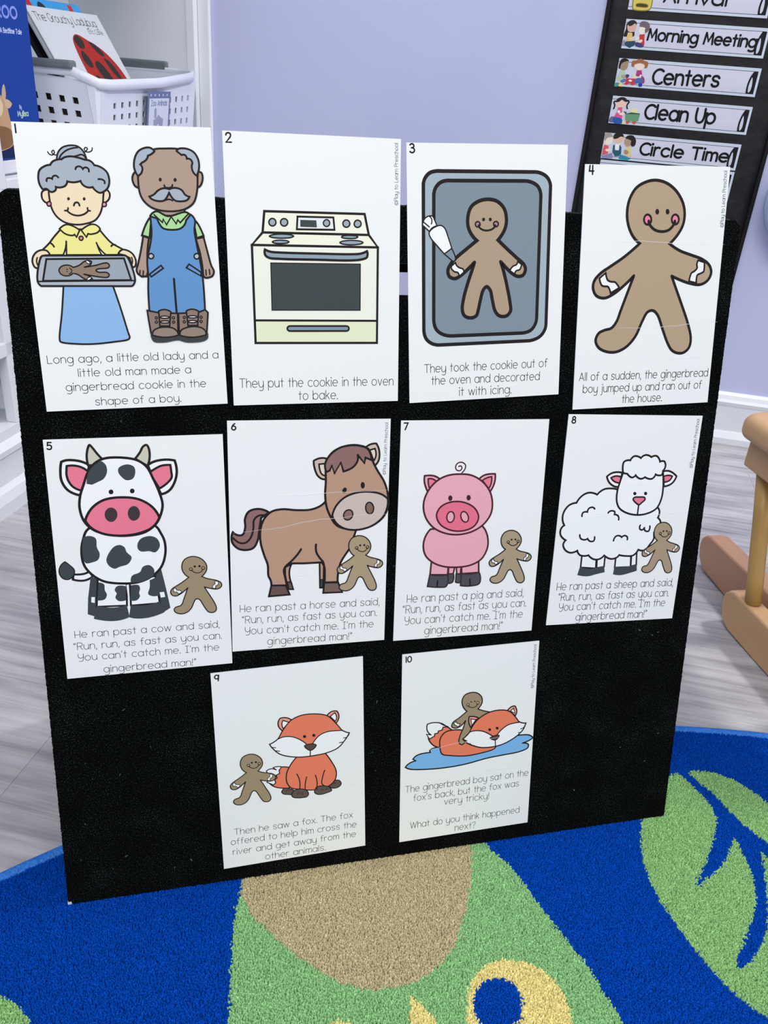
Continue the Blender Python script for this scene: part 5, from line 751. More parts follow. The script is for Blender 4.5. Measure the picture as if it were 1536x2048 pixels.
 ('S', 'c8a08c', '1e181a', 0.67, '-0.6,42.7 -0.8,41.8 -1.5,41.3 -2.3,41.4 -3,42.0 -3.3,43.0 -3.1,43.8 -2.4,44.3 -1.6,44.2 -0.9,43.6'),
 ('S', 'c8a08c', '1e181a', 0.67, '9.5,43.6 9.3,42.7 8.6,42.2 7.8,42.3 7.1,42.9 6.8,43.9 7,44.8 7.7,45.2 8.5,45.1 9.2,44.5'),
 ('L', None, '1e181a', 0.83, '-1.9,42.1 0.4,39.9 3.2,39.2 6,39.8 8.2,42.8'),
 ('S', 'eef1f3', '1e181a', 0.85, '-13.7,26.2! -12.7,24.1 -9.1,22.7! -11.2,19.8! -14.7,22.2 -16.3,24.0!')]),
 ('fox_head_picture', [('S', 'e49c88', '1e181a', 1.34, '1.8,17.5! -0.4,23.7 -0.1,29.6! 5.3,28.9 9.4,27.0!'),
 ('S', 'eef1f3', '1e181a', 1.09, '2.8,19.5! 1.7,26.8! 7.1,25.5!'),
 ('S', 'e49c88', '1e181a', 1.34, '40,31.2! 43.9,34.9 47.9,35.4! 50.2,29.3 49,24.4!'),
 ('S', 'eef1f3', '1e181a', 1.09, '43.2,30.2! 46.6,33.1! 48.3,27.2!'),
 ('S', 'eef1f3', '1e181a', 1.34, '-6,5.4! 1.4,12.8 6.7,22.8 14.4,29.0 24.5,32.5 35.9,32.3 43,29.6 49.1,22.9 53.5,16.9 60.9,14.5! 59.1,8.9! 54.7,3.4 45.7,-2.7 36.6,-6.4 27.4,-7.8 14.7,-7.1 6.6,-4.2 -1,-0.1! -3.9,2.7!'),
 ('S', 'e27c5e', '1e181a', 1.21, '0.8,12.2! 7.1,13.0 15.1,11.2 22.1,7.0 25.7,4.2! 30.3,5.1! 35.8,11.3 42.5,15.2 49.4,16.2 53.5,16.3! 49.1,22.9 43,29.6 35.9,32.3 24.5,32.5 14.4,29.0 6.7,22.8'),
 ('S', '56404a', '1e181a', 0.97, '22.9,2.7 26.8,4.4 32.6,4.3 32.1,2.1 28.8,-0.5 25.3,0.6'),
 ('L', None, '1e181a', 1.07, '28.6,-0.7 29.1,-7.1'),
 ('S', '1e181a', None, 0.0, '23.6,12.0 23.4,11.1 22.7,10.7 21.7,10.8 21,11.4 20.6,12.4 20.9,13.3 21.6,13.8 22.5,13.6 23.3,13.0'),
 ('S', '1e181a', None, 0.0, '31.5,12.7 31.3,11.8 30.6,11.3 29.6,11.4 28.9,12.1 28.5,13.1 28.8,14.0 29.5,14.4 30.4,14.3 31.2,13.6'),
 ('L', None, '1e181a', 1.07, '-6,5.4 -1.6,2.6'),
 ('L', None, '1e181a', 0.95, '-1,-0.1 2.5,-1.2'),
 ('L', None, '1e181a', 0.95, '60.4,13.6 58.5,9.6 55.6,8.7'),
 ('L', None, '1e181a', 0.95, '55.2,4.8 53.3,4.5')])], 'text': [('10', -66.0, 95.5, -60.6, 95.7, 0.696, 1.12),
 ('The gingerbread boy sat on the', -64.4, -47.2, 67.0, -47.1, 0.862, 0.48),
 ('fox’s back, but the fox was', -55.8, -58.3, 57.3, -58.2, 0.862, 0.48),
 ('very tricky!', -23.2, -67.5, 24.7, -68.1, 0.862, 0.48),
 ('What do you think happened', -58.6, -89.7, 59.5, -90.3, 0.862, 0.48),
 ('next?', -10.8, -100.5, 11.4, -100.7, 0.862, 0.48),
 ('©Play to Learn Preschool', 66.7, 53.2, 67.0, 100.4, 0.3373, 0.4)], 'crease': ['-69.3,-2.7 -47.4,-2.2 -30.8,-0.9 -11.8,1.9 8.6,1.0 31.5,2.2 69.9,5.0', '3.1,-33.7 33.2,-34.1 69.8,-36.3']}}
STRIP_ART = {'Arrival': {'c': (0.2369, 0.8751), 'w': 261.4, 'h': 58.0, 'pic': [('S', 'd8c860', '8a7a30', 1.88, '-123.7,3.1! -122.9,-21.3 -120.8,-27.9 -115.5,-29.4 -92.8,-28.4 -88,-24.7 -89.1,5.5!'),
 ('S', '4a4428', '8a7a30', 1.17, '-116.5,-19.8 -112.5,-18.0 -98,-18.4 -93.6,-20.6 -94.4,-23.1 -109.9,-23.6 -115.8,-22.7'),
 ('S', 'e0d274', '8a7a30', 1.17, '-113.8,-5.1! -94.1,-5.5! -93.8,-10.4! -113.7,-10.0!')], 'text': [('Arrival', -65.4, -12.4, 50.6, -12.7, 2.398, 4.0)]}, 'Morning Meeting': {'c': (0.2427, 0.8048), 'w': 271.5, 'h': 50.9, 'pic': [('S', '2a2226', None, 0.0, '-133.6,17.5 -133.1,8.8 -135.2,-4.4 -124.6,-4.2 -115.3,-3.1 -116.3,5.0 -126.8,19.0'),
 ('S', 'd8b0a0', None, 0.0, '-131.4,12.2 -131,16.0 -123.1,18.2 -115.3,17.6 -114,11.2 -115.2,5.6 -122.5,3.5 -128.1,4.8'),
 ('S', '2c2c2e', None, 0.0, '-133.2,15.3 -131.3,20.3 -125.4,23.7 -118.8,23.4 -114.8,19.8 -114.3,16.0 -117.8,18.5 -122.5,14.9 -128.1,13.5 -130.9,15.5'),
 ('S', 'e4be78', None, 0.0, '-128.3,2.6! -120,2.6! -118.2,-3.3 -118.3,-12.0 -128.6,-13.7 -128.8,-6.7'),
 ('S', 'e8d0b0', None, 0.0, '-125.3,-6.5 -119.4,-6.1 -113.3,-7.3 -113.2,-10.6 -120.9,-10.5'),
 ('S', '2c4c64', None, 0.0, '-129.7,-13.8 -119.4,-12.1 -111.2,-11.5 -111.1,-18.1 -118.2,-23.9 -123.2,-22.6 -131.3,-17.7'),
 ('S', '9a94ac', None, 0.0, '-135.3,-12.5 -131.5,-10.7 -131.6,-19.3 -135,-20.1'),
 ('S', 'e8e4d4', None, 0.0, '-107.1,12.7 -102.6,13.8 -96.3,12.3 -95.9,4.7 -98.8,1.0 -104.3,1.4 -108,5.0 -108.1,8.8'),
 ('S', '74646c', None, 0.0, '-108.6,17.0 -106.6,22.0 -100.2,23.3 -92.7,21.4 -88.6,16.2 -88.9,8.5 -94.5,3.4 -96.8,9.0 -96.1,11.3 -100.6,13.1 -107.3,13.8'),
 ('S', 'c43c38', None, 0.0, '-104.1,0.4! -95.3,1.5! -94.2,-7.2 -92.6,-18.0 -100.7,-16.3 -104.2,-7.8 -105.3,-2.5'),
 ('S', 'e8e0d0', None, 0.0, '-111.7,-6.1 -105.1,-3.5 -104.2,-7.8 -109.7,-10.4'),
 ('S', 'e8dcc8', None, 0.0, '-108.3,-11.4 -98.8,-8.0 -97.2,-10.1 -99,-13.0 -107.9,-13.5'),
 ('S', '46427c', None, 0.0, '-109.6,-13.6 -102.4,-13.7 -93.1,-18.6 -95.5,-21.4 -103.3,-21.4 -110.5,-18.0'),
 ('S', 'c8dcec', None, 0.0, '-118.3,-23.4 -111.8,-20.3 -105.5,-22.1 -105.8,-23.7 -118.1,-24.5')], 'text': [('Morning Meeting', -88.3, -7.8, 116.2, -7.6, 2.236, 3.76)]}, 'Centers': {'c': (0.2441, 0.7372), 'w': 274.1, 'h': 50.2, 'pic': [('S', '1e1e20', None, 0.0, '-134.8,19.2 -131.8,23.7 -124,24.9 -117.8,21.9 -118,19.0 -127.8,16.2 -131.4,6.8 -134.6,6.5'),
 ('S', 'a08c70', None, 0.0, '-130.2,16.1 -125.2,19.2 -118.3,20.4 -117.5,12.8 -119.3,6.3 -125.2,3.7 -131.3,6.1 -131.8,12.4'),
 ('S', 'b4ccb0', None, 0.0, '-131.3,2.5! -122.7,3.2! -119.8,-3.0 -123.5,-11.9 -129.3,-15.2 -136.2,-12.9 -134,-4.1'),
 ('S', 'a8a090', None, 0.0, '-128,-5.8 -117.9,-4.3 -116.2,-8.4 -123.8,-10.5'),
 ('S', '4a3a70', None, 0.0, '-118.8,-3.6 -112.5,-3.1 -111.8,-6.7 -115.9,-9.8'),
 ('S', '5a7ca0', None, 0.0, '-127.5,-15.8 -118.9,-10.8 -115.8,-14.1 -122.2,-18.2'),
 ('S', '5a9484', None, 0.0, '-137.2,-20.2 -130.1,-18.9 -125.9,-23.6 -136.8,-26.0'),
 ('S', 'e4dc9c', None, 0.0, '-128.8,-21.7 -123.8,-18.4 -120.8,-24.6 -129,-24.6'),
 ('S', 'c83c48', None, 0.0, '-116.7,-9.9! -98.4,-9.2! -97.9,-15.5! -97.6,-20.5! -102.9,-21.7! -107.8,-17.8! -113.4,-21.8! -118.4,-20.8! -116.3,-15.6!'),
 ('S', 'eef1f3', None, 0.0, '-111.1,-13.7 -108.3,-11.4 -103.8,-13.9 -108.3,-15.3'),
 ('S', 'a4683c', None, 0.0, '-110.7,21.7 -103.8,22.9 -95.2,26.6 -87.4,23.4 -79.9,21.1 -80,11.3 -85.4,10.9 -85.9,16.5 -95,18.6 -105.3,15.1 -105.3,11.6 -110.2,11.9'),
 ('S', 'ecdccc', None, 0.0, '-105.1,14.4 -100.8,16.4 -94.2,18.3 -89.8,16.2 -85.3,15.5 -86.1,10.2 -93.8,6.1 -101.4,8.3'),
 ('S', 'b03c78', None, 0.0, '-98.5,5.7! -89.2,6.4! -86.6,-1.8! -94.5,-5.3! -98.9,-3.5!'),
 ('S', 'f0dcc8', None, 0.0, '-98.9,-7.1 -91.4,-5.0 -90.6,-1.4 -88.1,-1.9 -88,-6.2 -96.7,-9.7'),
 ('S', '8c4884', None, 0.0, '-87,-3.3 -81.4,-7.1 -79.6,-15.5 -83.9,-17.3 -87.8,-10.4'),
 ('S', '4c68a8', None, 0.0, '-98.3,-9.9 -87.7,-7.6 -84.2,-15.9 -90.3,-17.1 -98,-18.4'),
 ('S', 'e6e2b0', None, 0.0, '-104.2,-8.2! -103.2,-0.3! -99.8,-2.9! -98.7,-7.8!'),
 ('S', '1c40a0', None, 0.0, '-90.2,-17.8 -84.1,-16.6 -82.8,-22.2 -89.1,-22.7')], 'text': [('Centers', -64.1, -15.7, 63.5, -11.8, 3.0546, 4.44)]}, 'Clean Up': {'c': (0.2454, 0.669), 'w': 274.6, 'h': 51.1, 'pic': [('L', None, '1e1e24', 2.99, '-129.5,15.5 -133.2,13.8 -130.8,8.3 -131.5,1.8'),
 ('L', None, '1e1e24', 2.99, '-107.4,18.0 -103.3,16.2 -106.2,10.3 -104.5,4.0'),
 ('S', 'ecc8b8', None, 0.0, '-129.1,12.7 -118.3,18.5 -107.5,13.8 -108.3,8.7 -115.5,4.6 -124.2,5.3'),
 ('S', '2c2024', None, 0.0, '-129.3,14.1 -127.2,20.6 -117.6,24.2 -109.5,21.4 -107.8,15.9 -113.4,16.8 -118.4,19.2 -122.5,15.4'),
 ('S', 'e05c84', None, 0.0, '-123.3,4.6! -114.9,6.0! -113.5,-3.2 -111.6,-16.1 -127.6,-14.6 -124.4,-4.1'),
 ('S', 'eef1f3', None, 0.0, '-117.4,-2.8 -117.7,-4.5 -118.9,-5.7 -120.7,-5.8 -122.2,-4.9 -123,-3.3 -122.7,-1.5 -121.5,-0.4 -119.7,-0.3 -118.2,-1.2'),
 ('S', 'f4dccc', None, 0.0, '-119.3,-6.6 -108,-3.5 -106,-6.2 -114.2,-9.1'),
 ('S', '6a6a98', None, 0.0, '-134.1,-13.6 -126.1,-13.7 -127.9,-23.4 -136.8,-22.7'),
 ('S', '2c5cac', None, 0.0, '-128.4,-14.6 -111.6,-16.1 -109.6,-24.1 -127.8,-24.1'),
 ('S', 'e4dcb0', None, 0.0, '-110.1,-20.4! -103.1,-19.8! -102.4,-24.2! -109.5,-24.8!'),
 ('S', 'e4e0a8', None, 0.0, '-83,1.9 -83.8,-1.2 -86.8,-3.3 -90.8,-3.6 -94.4,-2.1 -96.1,0.8 -95.3,3.8 -92.4,5.9 -88.3,6.2 -84.8,4.7'),
 ('S', '3c5848', None, 0.0, '-111.4,-1.6! -103.5,-2.4! -105.3,-5.4! -94.1,-2.3! -77.5,-3.1! -77,-5.9! -105.8,-7.3!'),
 ('S', '6c9c78', None, 0.0, '-106.8,-6.3! -76.8,-4.8! -78.2,-17.7! -82.7,-18.8! -104.1,-18.4!'),
 ('S', 'cc5c44', None, 0.0, '-102.4,-19.0! -94.6,-18.4! -96.2,-23.7! -100.9,-24.1!'),
 ('S', 'cc5c44', None, 0.0, '-89.9,-18.7! -81.2,-18.3! -83.5,-24.1! -88.4,-23.0!')], 'text': [('Clean Up', -67.1, -11.4, 70.6, -10.3, 3.0331, 4.55)]}, 'Circle Time': {'c': (0.2424, 0.6005), 'w': 273.9, 'h': 49.5, 'pic': [('S', 'a89c98', None, 0.0, '-135.6,23.6 -129.1,25.0 -121.5,21.4 -121.1,15.4 -130.7,14.6 -133.5,9.1 -135.8,10.7'),
 ('S', 'ece4d4', None, 0.0, '-129.8,14.7 -120.4,16.3 -119.1,6.2 -126,2.0 -134.5,4.7 -133.5,9.1'),
 ('S', 'd85c68', None, 0.0, '-133.8,1.3! -125.6,0.3! -122.8,-8.1! -124.2,-15.2! -135.3,-19.0! -135.8,-7.6!'),
 ('S', 'ece4d0', None, 0.0, '-130.7,-8.0 -120.5,-5.2 -117.8,-8.4 -127.1,-11.1'),
 ('S', '8c8cb8', None, 0.0, '-135.1,-19.9! -115,-12.5! -112.5,-23.6! -136,-25.3!'),
 ('S', 'e4bca8', None, 0.0, '-117.7,13.2 -109.9,17.3 -99.1,19.9 -97.6,13.3 -103.9,7.6 -112.4,6.8'),
 ('S', '26201f', None, 0.0, '-118.5,16.5 -117.1,23.4 -108,25.9 -100,24.0 -98,19.2 -103.7,19.5 -109.6,15.6 -116.9,14.1'),
 ('S', 'eef1f3', None, 0.0, '-113.8,4.1! -101.7,6.1! -100.7,-6.7! -112.3,-7.0!'),
 ('S', '2c5c74', None, 0.0, '-116.1,1.3! -112.8,4.2! -110.4,-6.8! -102.6,-6.9! -103.4,5.1! -98.3,-0.4! -96.6,-12.3! -100.1,-17.9! -108.7,-18.8! -115.3,-10.8!'),
 ('S', 'b49880', None, 0.0, '-95,14.4 -89.1,17.4 -81.3,12.2 -80.5,4.7 -87.3,1.5 -92.9,5.2'),
 ('S', '2a2020', None, 0.0, '-93.7,17.0 -90.2,22.4 -79.2,23.3 -71.7,14.8 -72.1,4.7 -77.2,2.5 -80.9,6.4 -81.5,13.0 -87.8,15.8'),
 ('S', 'e4cc84', None, 0.0, '-88,0.6! -79.7,1.4! -75.1,-18.6! -88.3,-14.9!'),
 ('S', 'a88c74', None, 0.0, '-91.5,-4.9 -82.4,-7.4 -84.1,-12.7 -89.8,-12.5'),
 ('S', '2c90ac', None, 0.0, '-99,-14.3! -87,-16.5! -74.7,-20.3! -81.4,-24.5! -99.7,-23.9!')], 'text': [('Circle Time', -59.2, -10.8, 117.5, -10.1, 2.6069, 4.34)]}}
RUG_ART = [('green', '89,25! 99,-0 113,-24 123,-53 131,-86 139,-114 147,-141 151,-167 154,-186 157,-201 160,-262 132,-323 53,-363 -50,-361 -140,-322 -184,-258 -184,-194 -174,-137 -169,-96 -163,-48 -156,-18 -141,32!'),
 ('tan', '-123,61! -140,38 -150,4 -153,-16 -147,-36 -135,-56 -121,-75 -107,-91 -90,-108 -72,-122 -52,-130 -40,-132 -17,-132 8,-124 30,-109 46,-87 64,-57 75,-30 84,-4 89,25 53,65 -71,86'),
 ('yellow', '29,-156 39,-139 51,-130 67,-126 83,-128 98,-135 108,-145 115,-158 116,-172 114,-187 104,-204 79,-219 31,-210 22,-184'),
 ('blue', '34,-158 46,-144 63,-141 75,-150 77,-166 64,-182 47,-184 34,-176'),
 ('yellow', '-19,-142! -9,-155 -1,-171 -8,-198! -36,-193! -26,-167'),
 ('yellow', '-100,-157 -82,-152 -68,-164 -66,-187 -110,-179'),
 ('leaf', '-415,-75 -390,-71 -358,-78 -351,-83 -343,-89 -336,-98 -330,-107 -316,-168 -335,-228 -404,-199 -443,-125'),
 ('leaf', '315,37 348,53 377,56 401,52 420,39 431,25 439,8 442,-5 463,-73 436,-158 374,-216 310,-231 286,-219 278,-210 270,-197 263,-179 259,-161 255,-138 252,-116 251,-94 253,-70 261,-44 272,-20 291,11'),
 ('blue', '362,70! 374,65 377,46 384,25 389,2 393,-20 399,-38 407,-55 418,-81! 404,-100! 394,-70 392,-61! 380,-84 363,-111 350,-131 336,-147 314,-164 288,-176! 289,-169 308,-153 331,-133 349,-114 361,-93 369,-69 374,-39! 361,-52 342,-68 320,-79 294,-90! 306,-80 325,-62 345,-43 363,-22 371,-8 373,12 369,32 364,52 356,59!')]

# ================================================================ POCKET CHART ON THE WALL
def wallframe(o, s, z, off): frame(o, W(s, WALL_N - off, z), WD, UP)
M_fab = noisemat('black_nylon', '050507', '101118', 60, .6, .5, .4, detail=6, dist=.003)
pc = thing('pocket_chart', (0, 0, 0), 'black hanging pocket chart with clear pockets on the lavender wall', 'pocket chart'); wallframe(pc, .249, .30, .0)
f = lambda x, y, z: Vector((x, y, z))
nx_, nz_ = 18, 50; q = MB(); vs = []
for j in range(nz_+1):
    for i in range(nx_+1):
        x = -.181 + .362*i/nx_; y = .9*j/nz_; vs.append(Vector((x, y, .003 + .0012*math.sin(j*1.9 + i*.35) * (1 if 0 < i < nx_ else 0))))
q.add(vs, [(j*(nx_+1)+i, j*(nx_+1)+i+1, (j+1)*(nx_+1)+i+1, (j+1)*(nx_+1)+i) for j in range(nz_) for i in range(nx_)])
o = q.build('backing', M_fab, pc, local=True, smooth=True); sd = o.modifiers.new('thick', 'SOLIDIFY'); sd.thickness = .0015; sd.offset = -1
for sx in (-1, 1):
    MB().boxf(f, (sx*.181 - .004, 0, .0015), (sx*.181 + .004, .9, .0055)).build('edge_binding', mat('black_tape', '0b0b0e', .7, .3), pc, local=True, bevel=.001)
M_vin = mat('clear_vinyl', (.02, .02, .03), .25, .3); b_ = M_vin.node_tree.nodes['Principled BSDF']; b_.inputs['Alpha'].default_value = .02
for k in range(12):
    zc = .5555 + (k - 4) * .0687 - .30
    if zc < .02 or zc > .85: continue
    q = MB(); P = []; nn = 16
    for j in range(3):
        for i in range(nn+1):
            P.append(Vector((-.172 + .344*i/nn, zc - .004 + .040*j/2, .0062 + .0012*math.sin(i*1.1 + k*2) * (j > 0) + .0006*j)))
    q.add(P, [(j*(nn+1)+i, j*(nn+1)+i+1, (j+1)*(nn+1)+i+1, (j+1)*(nn+1)+i) for j in range(2) for i in range(nn)]); q.build('clear_pocket', M_vin, pc, local=True, smooth=True)
# schedule cards standing in the pockets
WHO = {'Arrival': 'schedule card reading Arrival with a yellow backpack, topmost in the chart', 'Morning Meeting': 'schedule card reading Morning Meeting with two seated children', 'Centers': 'schedule card reading Centers with children and a red toy', 'Clean Up': 'schedule card reading Clean Up with a girl and a green cart', 'Circle Time': 'schedule card reading Circle Time with three children'}
def strip_frame(fl_, w_, h_):
    x0, x1, y0, y1 = -w_/2, w_/2, -h_/2, h_/2
    for y in (y0 + 5, y1 - 6): fl_.stroke([(x0 + .5, y), (x1 - 5, y)], .9, False, '20242e')
    X = x1 - 5
    fl_.items([('S', '16141a', None, 0, '%f,%f! %f,%f %f,%f %f,%f! %f,%f! %f,%f!' % (X-14, y0+5, X-15, y0+18, X-13, y0+32, X-7.5, y1-6, X+.4, y1-6, X+.4, y0+5)),
               ('S', 'c9d2e2', None, 0, '%f,%f %f,%f %f,%f %f,%f %f,%f' % (X-9.5, y0+7, X-11.5, y0+18, X-8.5, y0+34, X-6, y0+24, X-6.5, y0+10))])
    fl_.stroke([(X + .2, y0 + 5), (X + .2, y1 - 6)], .9, False, '20242e')
for nm, d in STRIP_ART.items():
    r = thing('schedule_card', (0, 0, 0), WHO[nm], 'card', 'picture schedule cards in the pocket chart'); wallframe(r, d['c'][0], d['c'][1], .0046)
    MB().boxf(f, (-d['w']/2000, -d['h']/2000, 0), (d['w']/2000, d['h']/2000, .0005)).build('card_stock', ink('ccd6e6'), r, local=True)
    fl_ = Flat(.51); fl_.fill([(-d['w']/2 + .5, -d['h']/2 + 5), (d['w']/2 - 5, -d['h']/2 + 5), (d['w']/2 - 5, d['h']/2 - 6), (-d['w']/2 + .5, d['h']/2 - 6)], 'd0d2e4')
    strip_frame(fl_, d['w'], d['h']); fl_.build('border_print', r)
    fl_ = Flat(.75); fl_.items(d['pic']); fl_.build('picture_print', r)
    fl_ = Flat(.75)
    for t in d['text']: text(fl_, *t, '120e12')
    fl_.build('word_print', r)
for k, lab in ((-1, 'white schedule card mostly hidden behind the fourth story card'),):
    r = thing('schedule_card', (0, 0, 0), lab, 'card', 'picture schedule cards in the pocket chart'); wallframe(r, .243, .5555 - .0115, .0046)
    MB().boxf(f, (-.1365, -.029, 0), (.1365, .029, .0005)).build('card_stock', ink('ccd6e6'), r, local=True)
    fl_ = Flat(.51); strip_frame(fl_, 273, 58); fl_.build('border_print', r)
# ribbed knit bag on the wall
M_knit = mat('blue_grey_knit', 'a6b4d4', .85, .2)
kb = thing('knit_bag', W(.55, WALL_N - .05, .52), 'blue-grey ribbed knit bag hanging at the right edge of the lavender wall', 'bag')
q = MB(); vs = []; nA, nB = 120, 14
for j in range(nB+1):
    t_ = j/nB; z_ = .428 + .15*t_; r_ = .092*math.sin(math.pi*min(1, .06 + t_*.62)) ** .62
    for i in range(nA):
        a = 2*math.pi*i/nA; rr_ = r_*(1 + .022*math.cos(i*math.pi*2/3)*(1-t_*.4)); vs.append(W(.555 + rr_*math.cos(a) - .02, WALL_N - .055 + rr_*.5*math.sin(a), z_))
vs.append(W(.555, WALL_N - .055, .424))
fs = [(j*nA+i, j*nA+(i+1) % nA, (j+1)*nA+(i+1) % nA, (j+1)*nA+i) for j in range(nB) for i in range(nA)] + [(len(vs)-1, (i+1) % nA, i) for i in range(nA)]
q.add(vs, fs); q.build('bag_body', M_knit, kb, smooth=True)
MB().tube([W(.50, WALL_N - .055, .573), W(.52, WALL_N - .03, .66), W(.55, WALL_N - .012, .70), W(.59, WALL_N - .03, .66), W(.61, WALL_N - .055, .573)], .006, 8).build('strap', M_knit, kb, smooth=True)
MB().tube([W(.55, WALL_N + .001, .697), W(.55, WALL_N - .02, .697), W(.55, WALL_N - .024, .708)], .004, 8).build('wall_hook', mat('hook_metal', 'c8c8cc', .3), kb, smooth=True)
# ================================================================ WOODEN ROCKER (right)
def wood(name, c1, c2, rot): return noisemat(name, c1, c2, 14, .42, .05, .45, (1, .12, 1), rot, 6, .35, .68)
M_w1 = wood('beech_wood', 'b8926a', 'c49e74', 0); M_w2 = wood('pinkish_beech', 'a87e64', 'b48a6e', 0); M_w3 = wood('amber_dowel', 'ae8a4c', 'ba965a', 0)
rk = thing('rocking_chair', (.66, .15, -.012), 'small natural wood rocking chair with round spindles beside the rug', 'chair')
ha = math.radians(87); RD = Vector((math.cos(ha), math.sin(ha), 0)); RX = Vector((RD.y, -RD.x, 0))
def RP(x0, y0): return lambda a, z, t=0.0: Vector((x0, y0, 0)) + RD*a + RX*t + UP*z
def runner(x0, y0, nose, length, m, zt=.052, th=.030, name='runner'):
    P = RP(x0, y0); pts = []
    for z_, a_ in ((zt, -.020), (zt - .004, -.009), (zt - .012, -.0015), (zt - .022, .001), (zt - .034, -.0005), (zt - .046, -.006), (zt - .056, -.015), (zt - .062, -.03)): pts.append((nose + a_, z_))
    pts += [(nose - .10, -.0115), (nose - length + .08, -.0115), (nose - length + .02, -.004), (nose - length, .012), (nose - length, zt - .02), (nose - length + .02, zt)]
    q = MB(); q.prism([P(a, z) for a, z in pts], RX * th); return q.build(name, m, rk, bevel=.004, seg=3)
runner(.603, .25, .100, .27, M_w1); runner(.660, .40, .105, .40, M_w2, .056, .036)
P = RP(.617, .25)
MB().tube([P(.050, .051), P(.062, .09), P(.088, .17), P(.112, .238)], [.0115, .0118, .0118, .0115], 24).build('spindle', M_w3, rk, smooth=True)
P2 = RP(.676, .30); MB().tube([P2(-.005, .05), P2(.01, .15), P2(.02, .24)], .013, 24).build('spindle', M_w3, rk, smooth=True)
MB().tube([P(-.125, .051), P(-.12, .15), P(-.115, .238)], .0118, 24).build('spindle', M_w3, rk, smooth=True)
P = RP(.598, .25)
q = MB(); q.prism([P(.140, .236), P(.140, .277), P(-.17, .277), P(-.17, .236)], RX * .05); q.build('arm_rail', M_w1, rk, bevel=.003)
q = MB(); ol = []
for k in range(25):
    a = math.pi*k/24; ol.append((.139 + .028*math.sin(a), .032 - .047*math.cos(a)))
q.prism([P(a_, .276, t_) for a_, t_ in ol + [(-.20, .079), (-.20, -.015)]], UP * .036); q.build('armrest', M_w1, rk, bevel=.014, seg=8, smooth=True).modifiers.new('normals', 'WEIGHTED_NORMAL')
# ================================================================ RUG
RC = (.1361, -1.0735); RR = 1.2315
rug = thing('rug', (.136, -1.07, -.012), 'round blue children\'s rug with green leaves, tan and yellow shapes', 'rug')
CLR = {'blue': '0540a0', 'green': '84b47c', 'tan': 'b2a684', 'yellow': 'd8cc88', 'leaf': '86b274'}
POLY = [(n_, np.array(smooth(parse(t), True, 6)) / 1000) for n_, t in RUG_ART]
def inside(P, poly):
    x, y = P[:, 0], P[:, 1]; r = np.zeros(len(P), bool); j = len(poly) - 1
    for i in range(len(poly)):
        xi, yi = poly[i]; xj, yj = poly[j]
        if yi != yj: r ^= ((yi > y) != (yj > y)) & (x < (xj - xi) * (y - yi) / (yj - yi) + xi)
        j = i
    return r
def rugcol(P):
    c = np.tile(np.array(lin(CLR['blue'])), (len(P), 1))
    for n_, poly in POLY: c[inside(P, poly)] = lin(CLR[n_])
    return c
def colmesh(name, V, Fc, fcol, m, parent):
    me = bpy.data.meshes.new(name); me.vertices.add(len(V)); me.vertices.foreach_set('co', (V - np.array(origin_of(parent))).astype(np.float32).ravel())
    k = Fc.shape[1]; me.loops.add(Fc.size); me.loops.foreach_set('vertex_index', Fc.astype(np.int32).ravel()); me.polygons.add(len(Fc))
    me.polygons.foreach_set('loop_start', np.arange(0, Fc.size, k, dtype=np.int32)); me.polygons.foreach_set('loop_total', np.full(len(Fc), k, np.int32)); me.update(calc_edges=True)
    at = me.color_attributes.new('yarn', 'FLOAT_COLOR', 'POINT'); at.data.foreach_set('color', np.hstack([fcol, np.ones((len(fcol), 1))]).astype(np.float32).ravel())
    return link(name, me, parent, [m])
M_yarn = mat('rug_yarn', '808080', 1.0, .02); nt = M_yarn.node_tree; an = nt.nodes.new('ShaderNodeVertexColor'); an.layer_name = 'yarn'; nt.links.new(an.outputs[0], nt.nodes['Principled BSDF'].inputs['Base Color'])
M_yarn.node_tree.nodes['Principled BSDF'].inputs['Sheen Weight'].default_value = .0
# woven base disc (rings)
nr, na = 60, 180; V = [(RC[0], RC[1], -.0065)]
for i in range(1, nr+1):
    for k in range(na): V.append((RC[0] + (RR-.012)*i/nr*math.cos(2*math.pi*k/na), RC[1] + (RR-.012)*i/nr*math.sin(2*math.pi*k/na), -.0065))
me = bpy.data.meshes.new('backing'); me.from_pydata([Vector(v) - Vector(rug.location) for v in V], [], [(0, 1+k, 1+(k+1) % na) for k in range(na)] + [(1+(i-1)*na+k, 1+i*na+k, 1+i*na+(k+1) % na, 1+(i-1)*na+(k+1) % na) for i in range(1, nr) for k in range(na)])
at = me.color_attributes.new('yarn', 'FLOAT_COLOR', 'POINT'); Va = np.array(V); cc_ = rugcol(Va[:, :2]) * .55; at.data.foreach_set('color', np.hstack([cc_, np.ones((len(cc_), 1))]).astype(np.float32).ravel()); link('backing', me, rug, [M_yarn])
# bound edge
q = MB(); path = [Vector((RC[0] + (RR-.004)*math.cos(2*math.pi*k/260), RC[1] + (RR-.004)*math.sin(2*math.pi*k/260), -.0045)) for k in range(261)]
q.tube(path, .0065, 10, caps=False); q.build('edge_binding', noisemat('blue_binding', '1f63c0', '2f7ad2', 400, .7, .8, .3, detail=2), rug, smooth=True, label='lighter blue stitched edge binding')
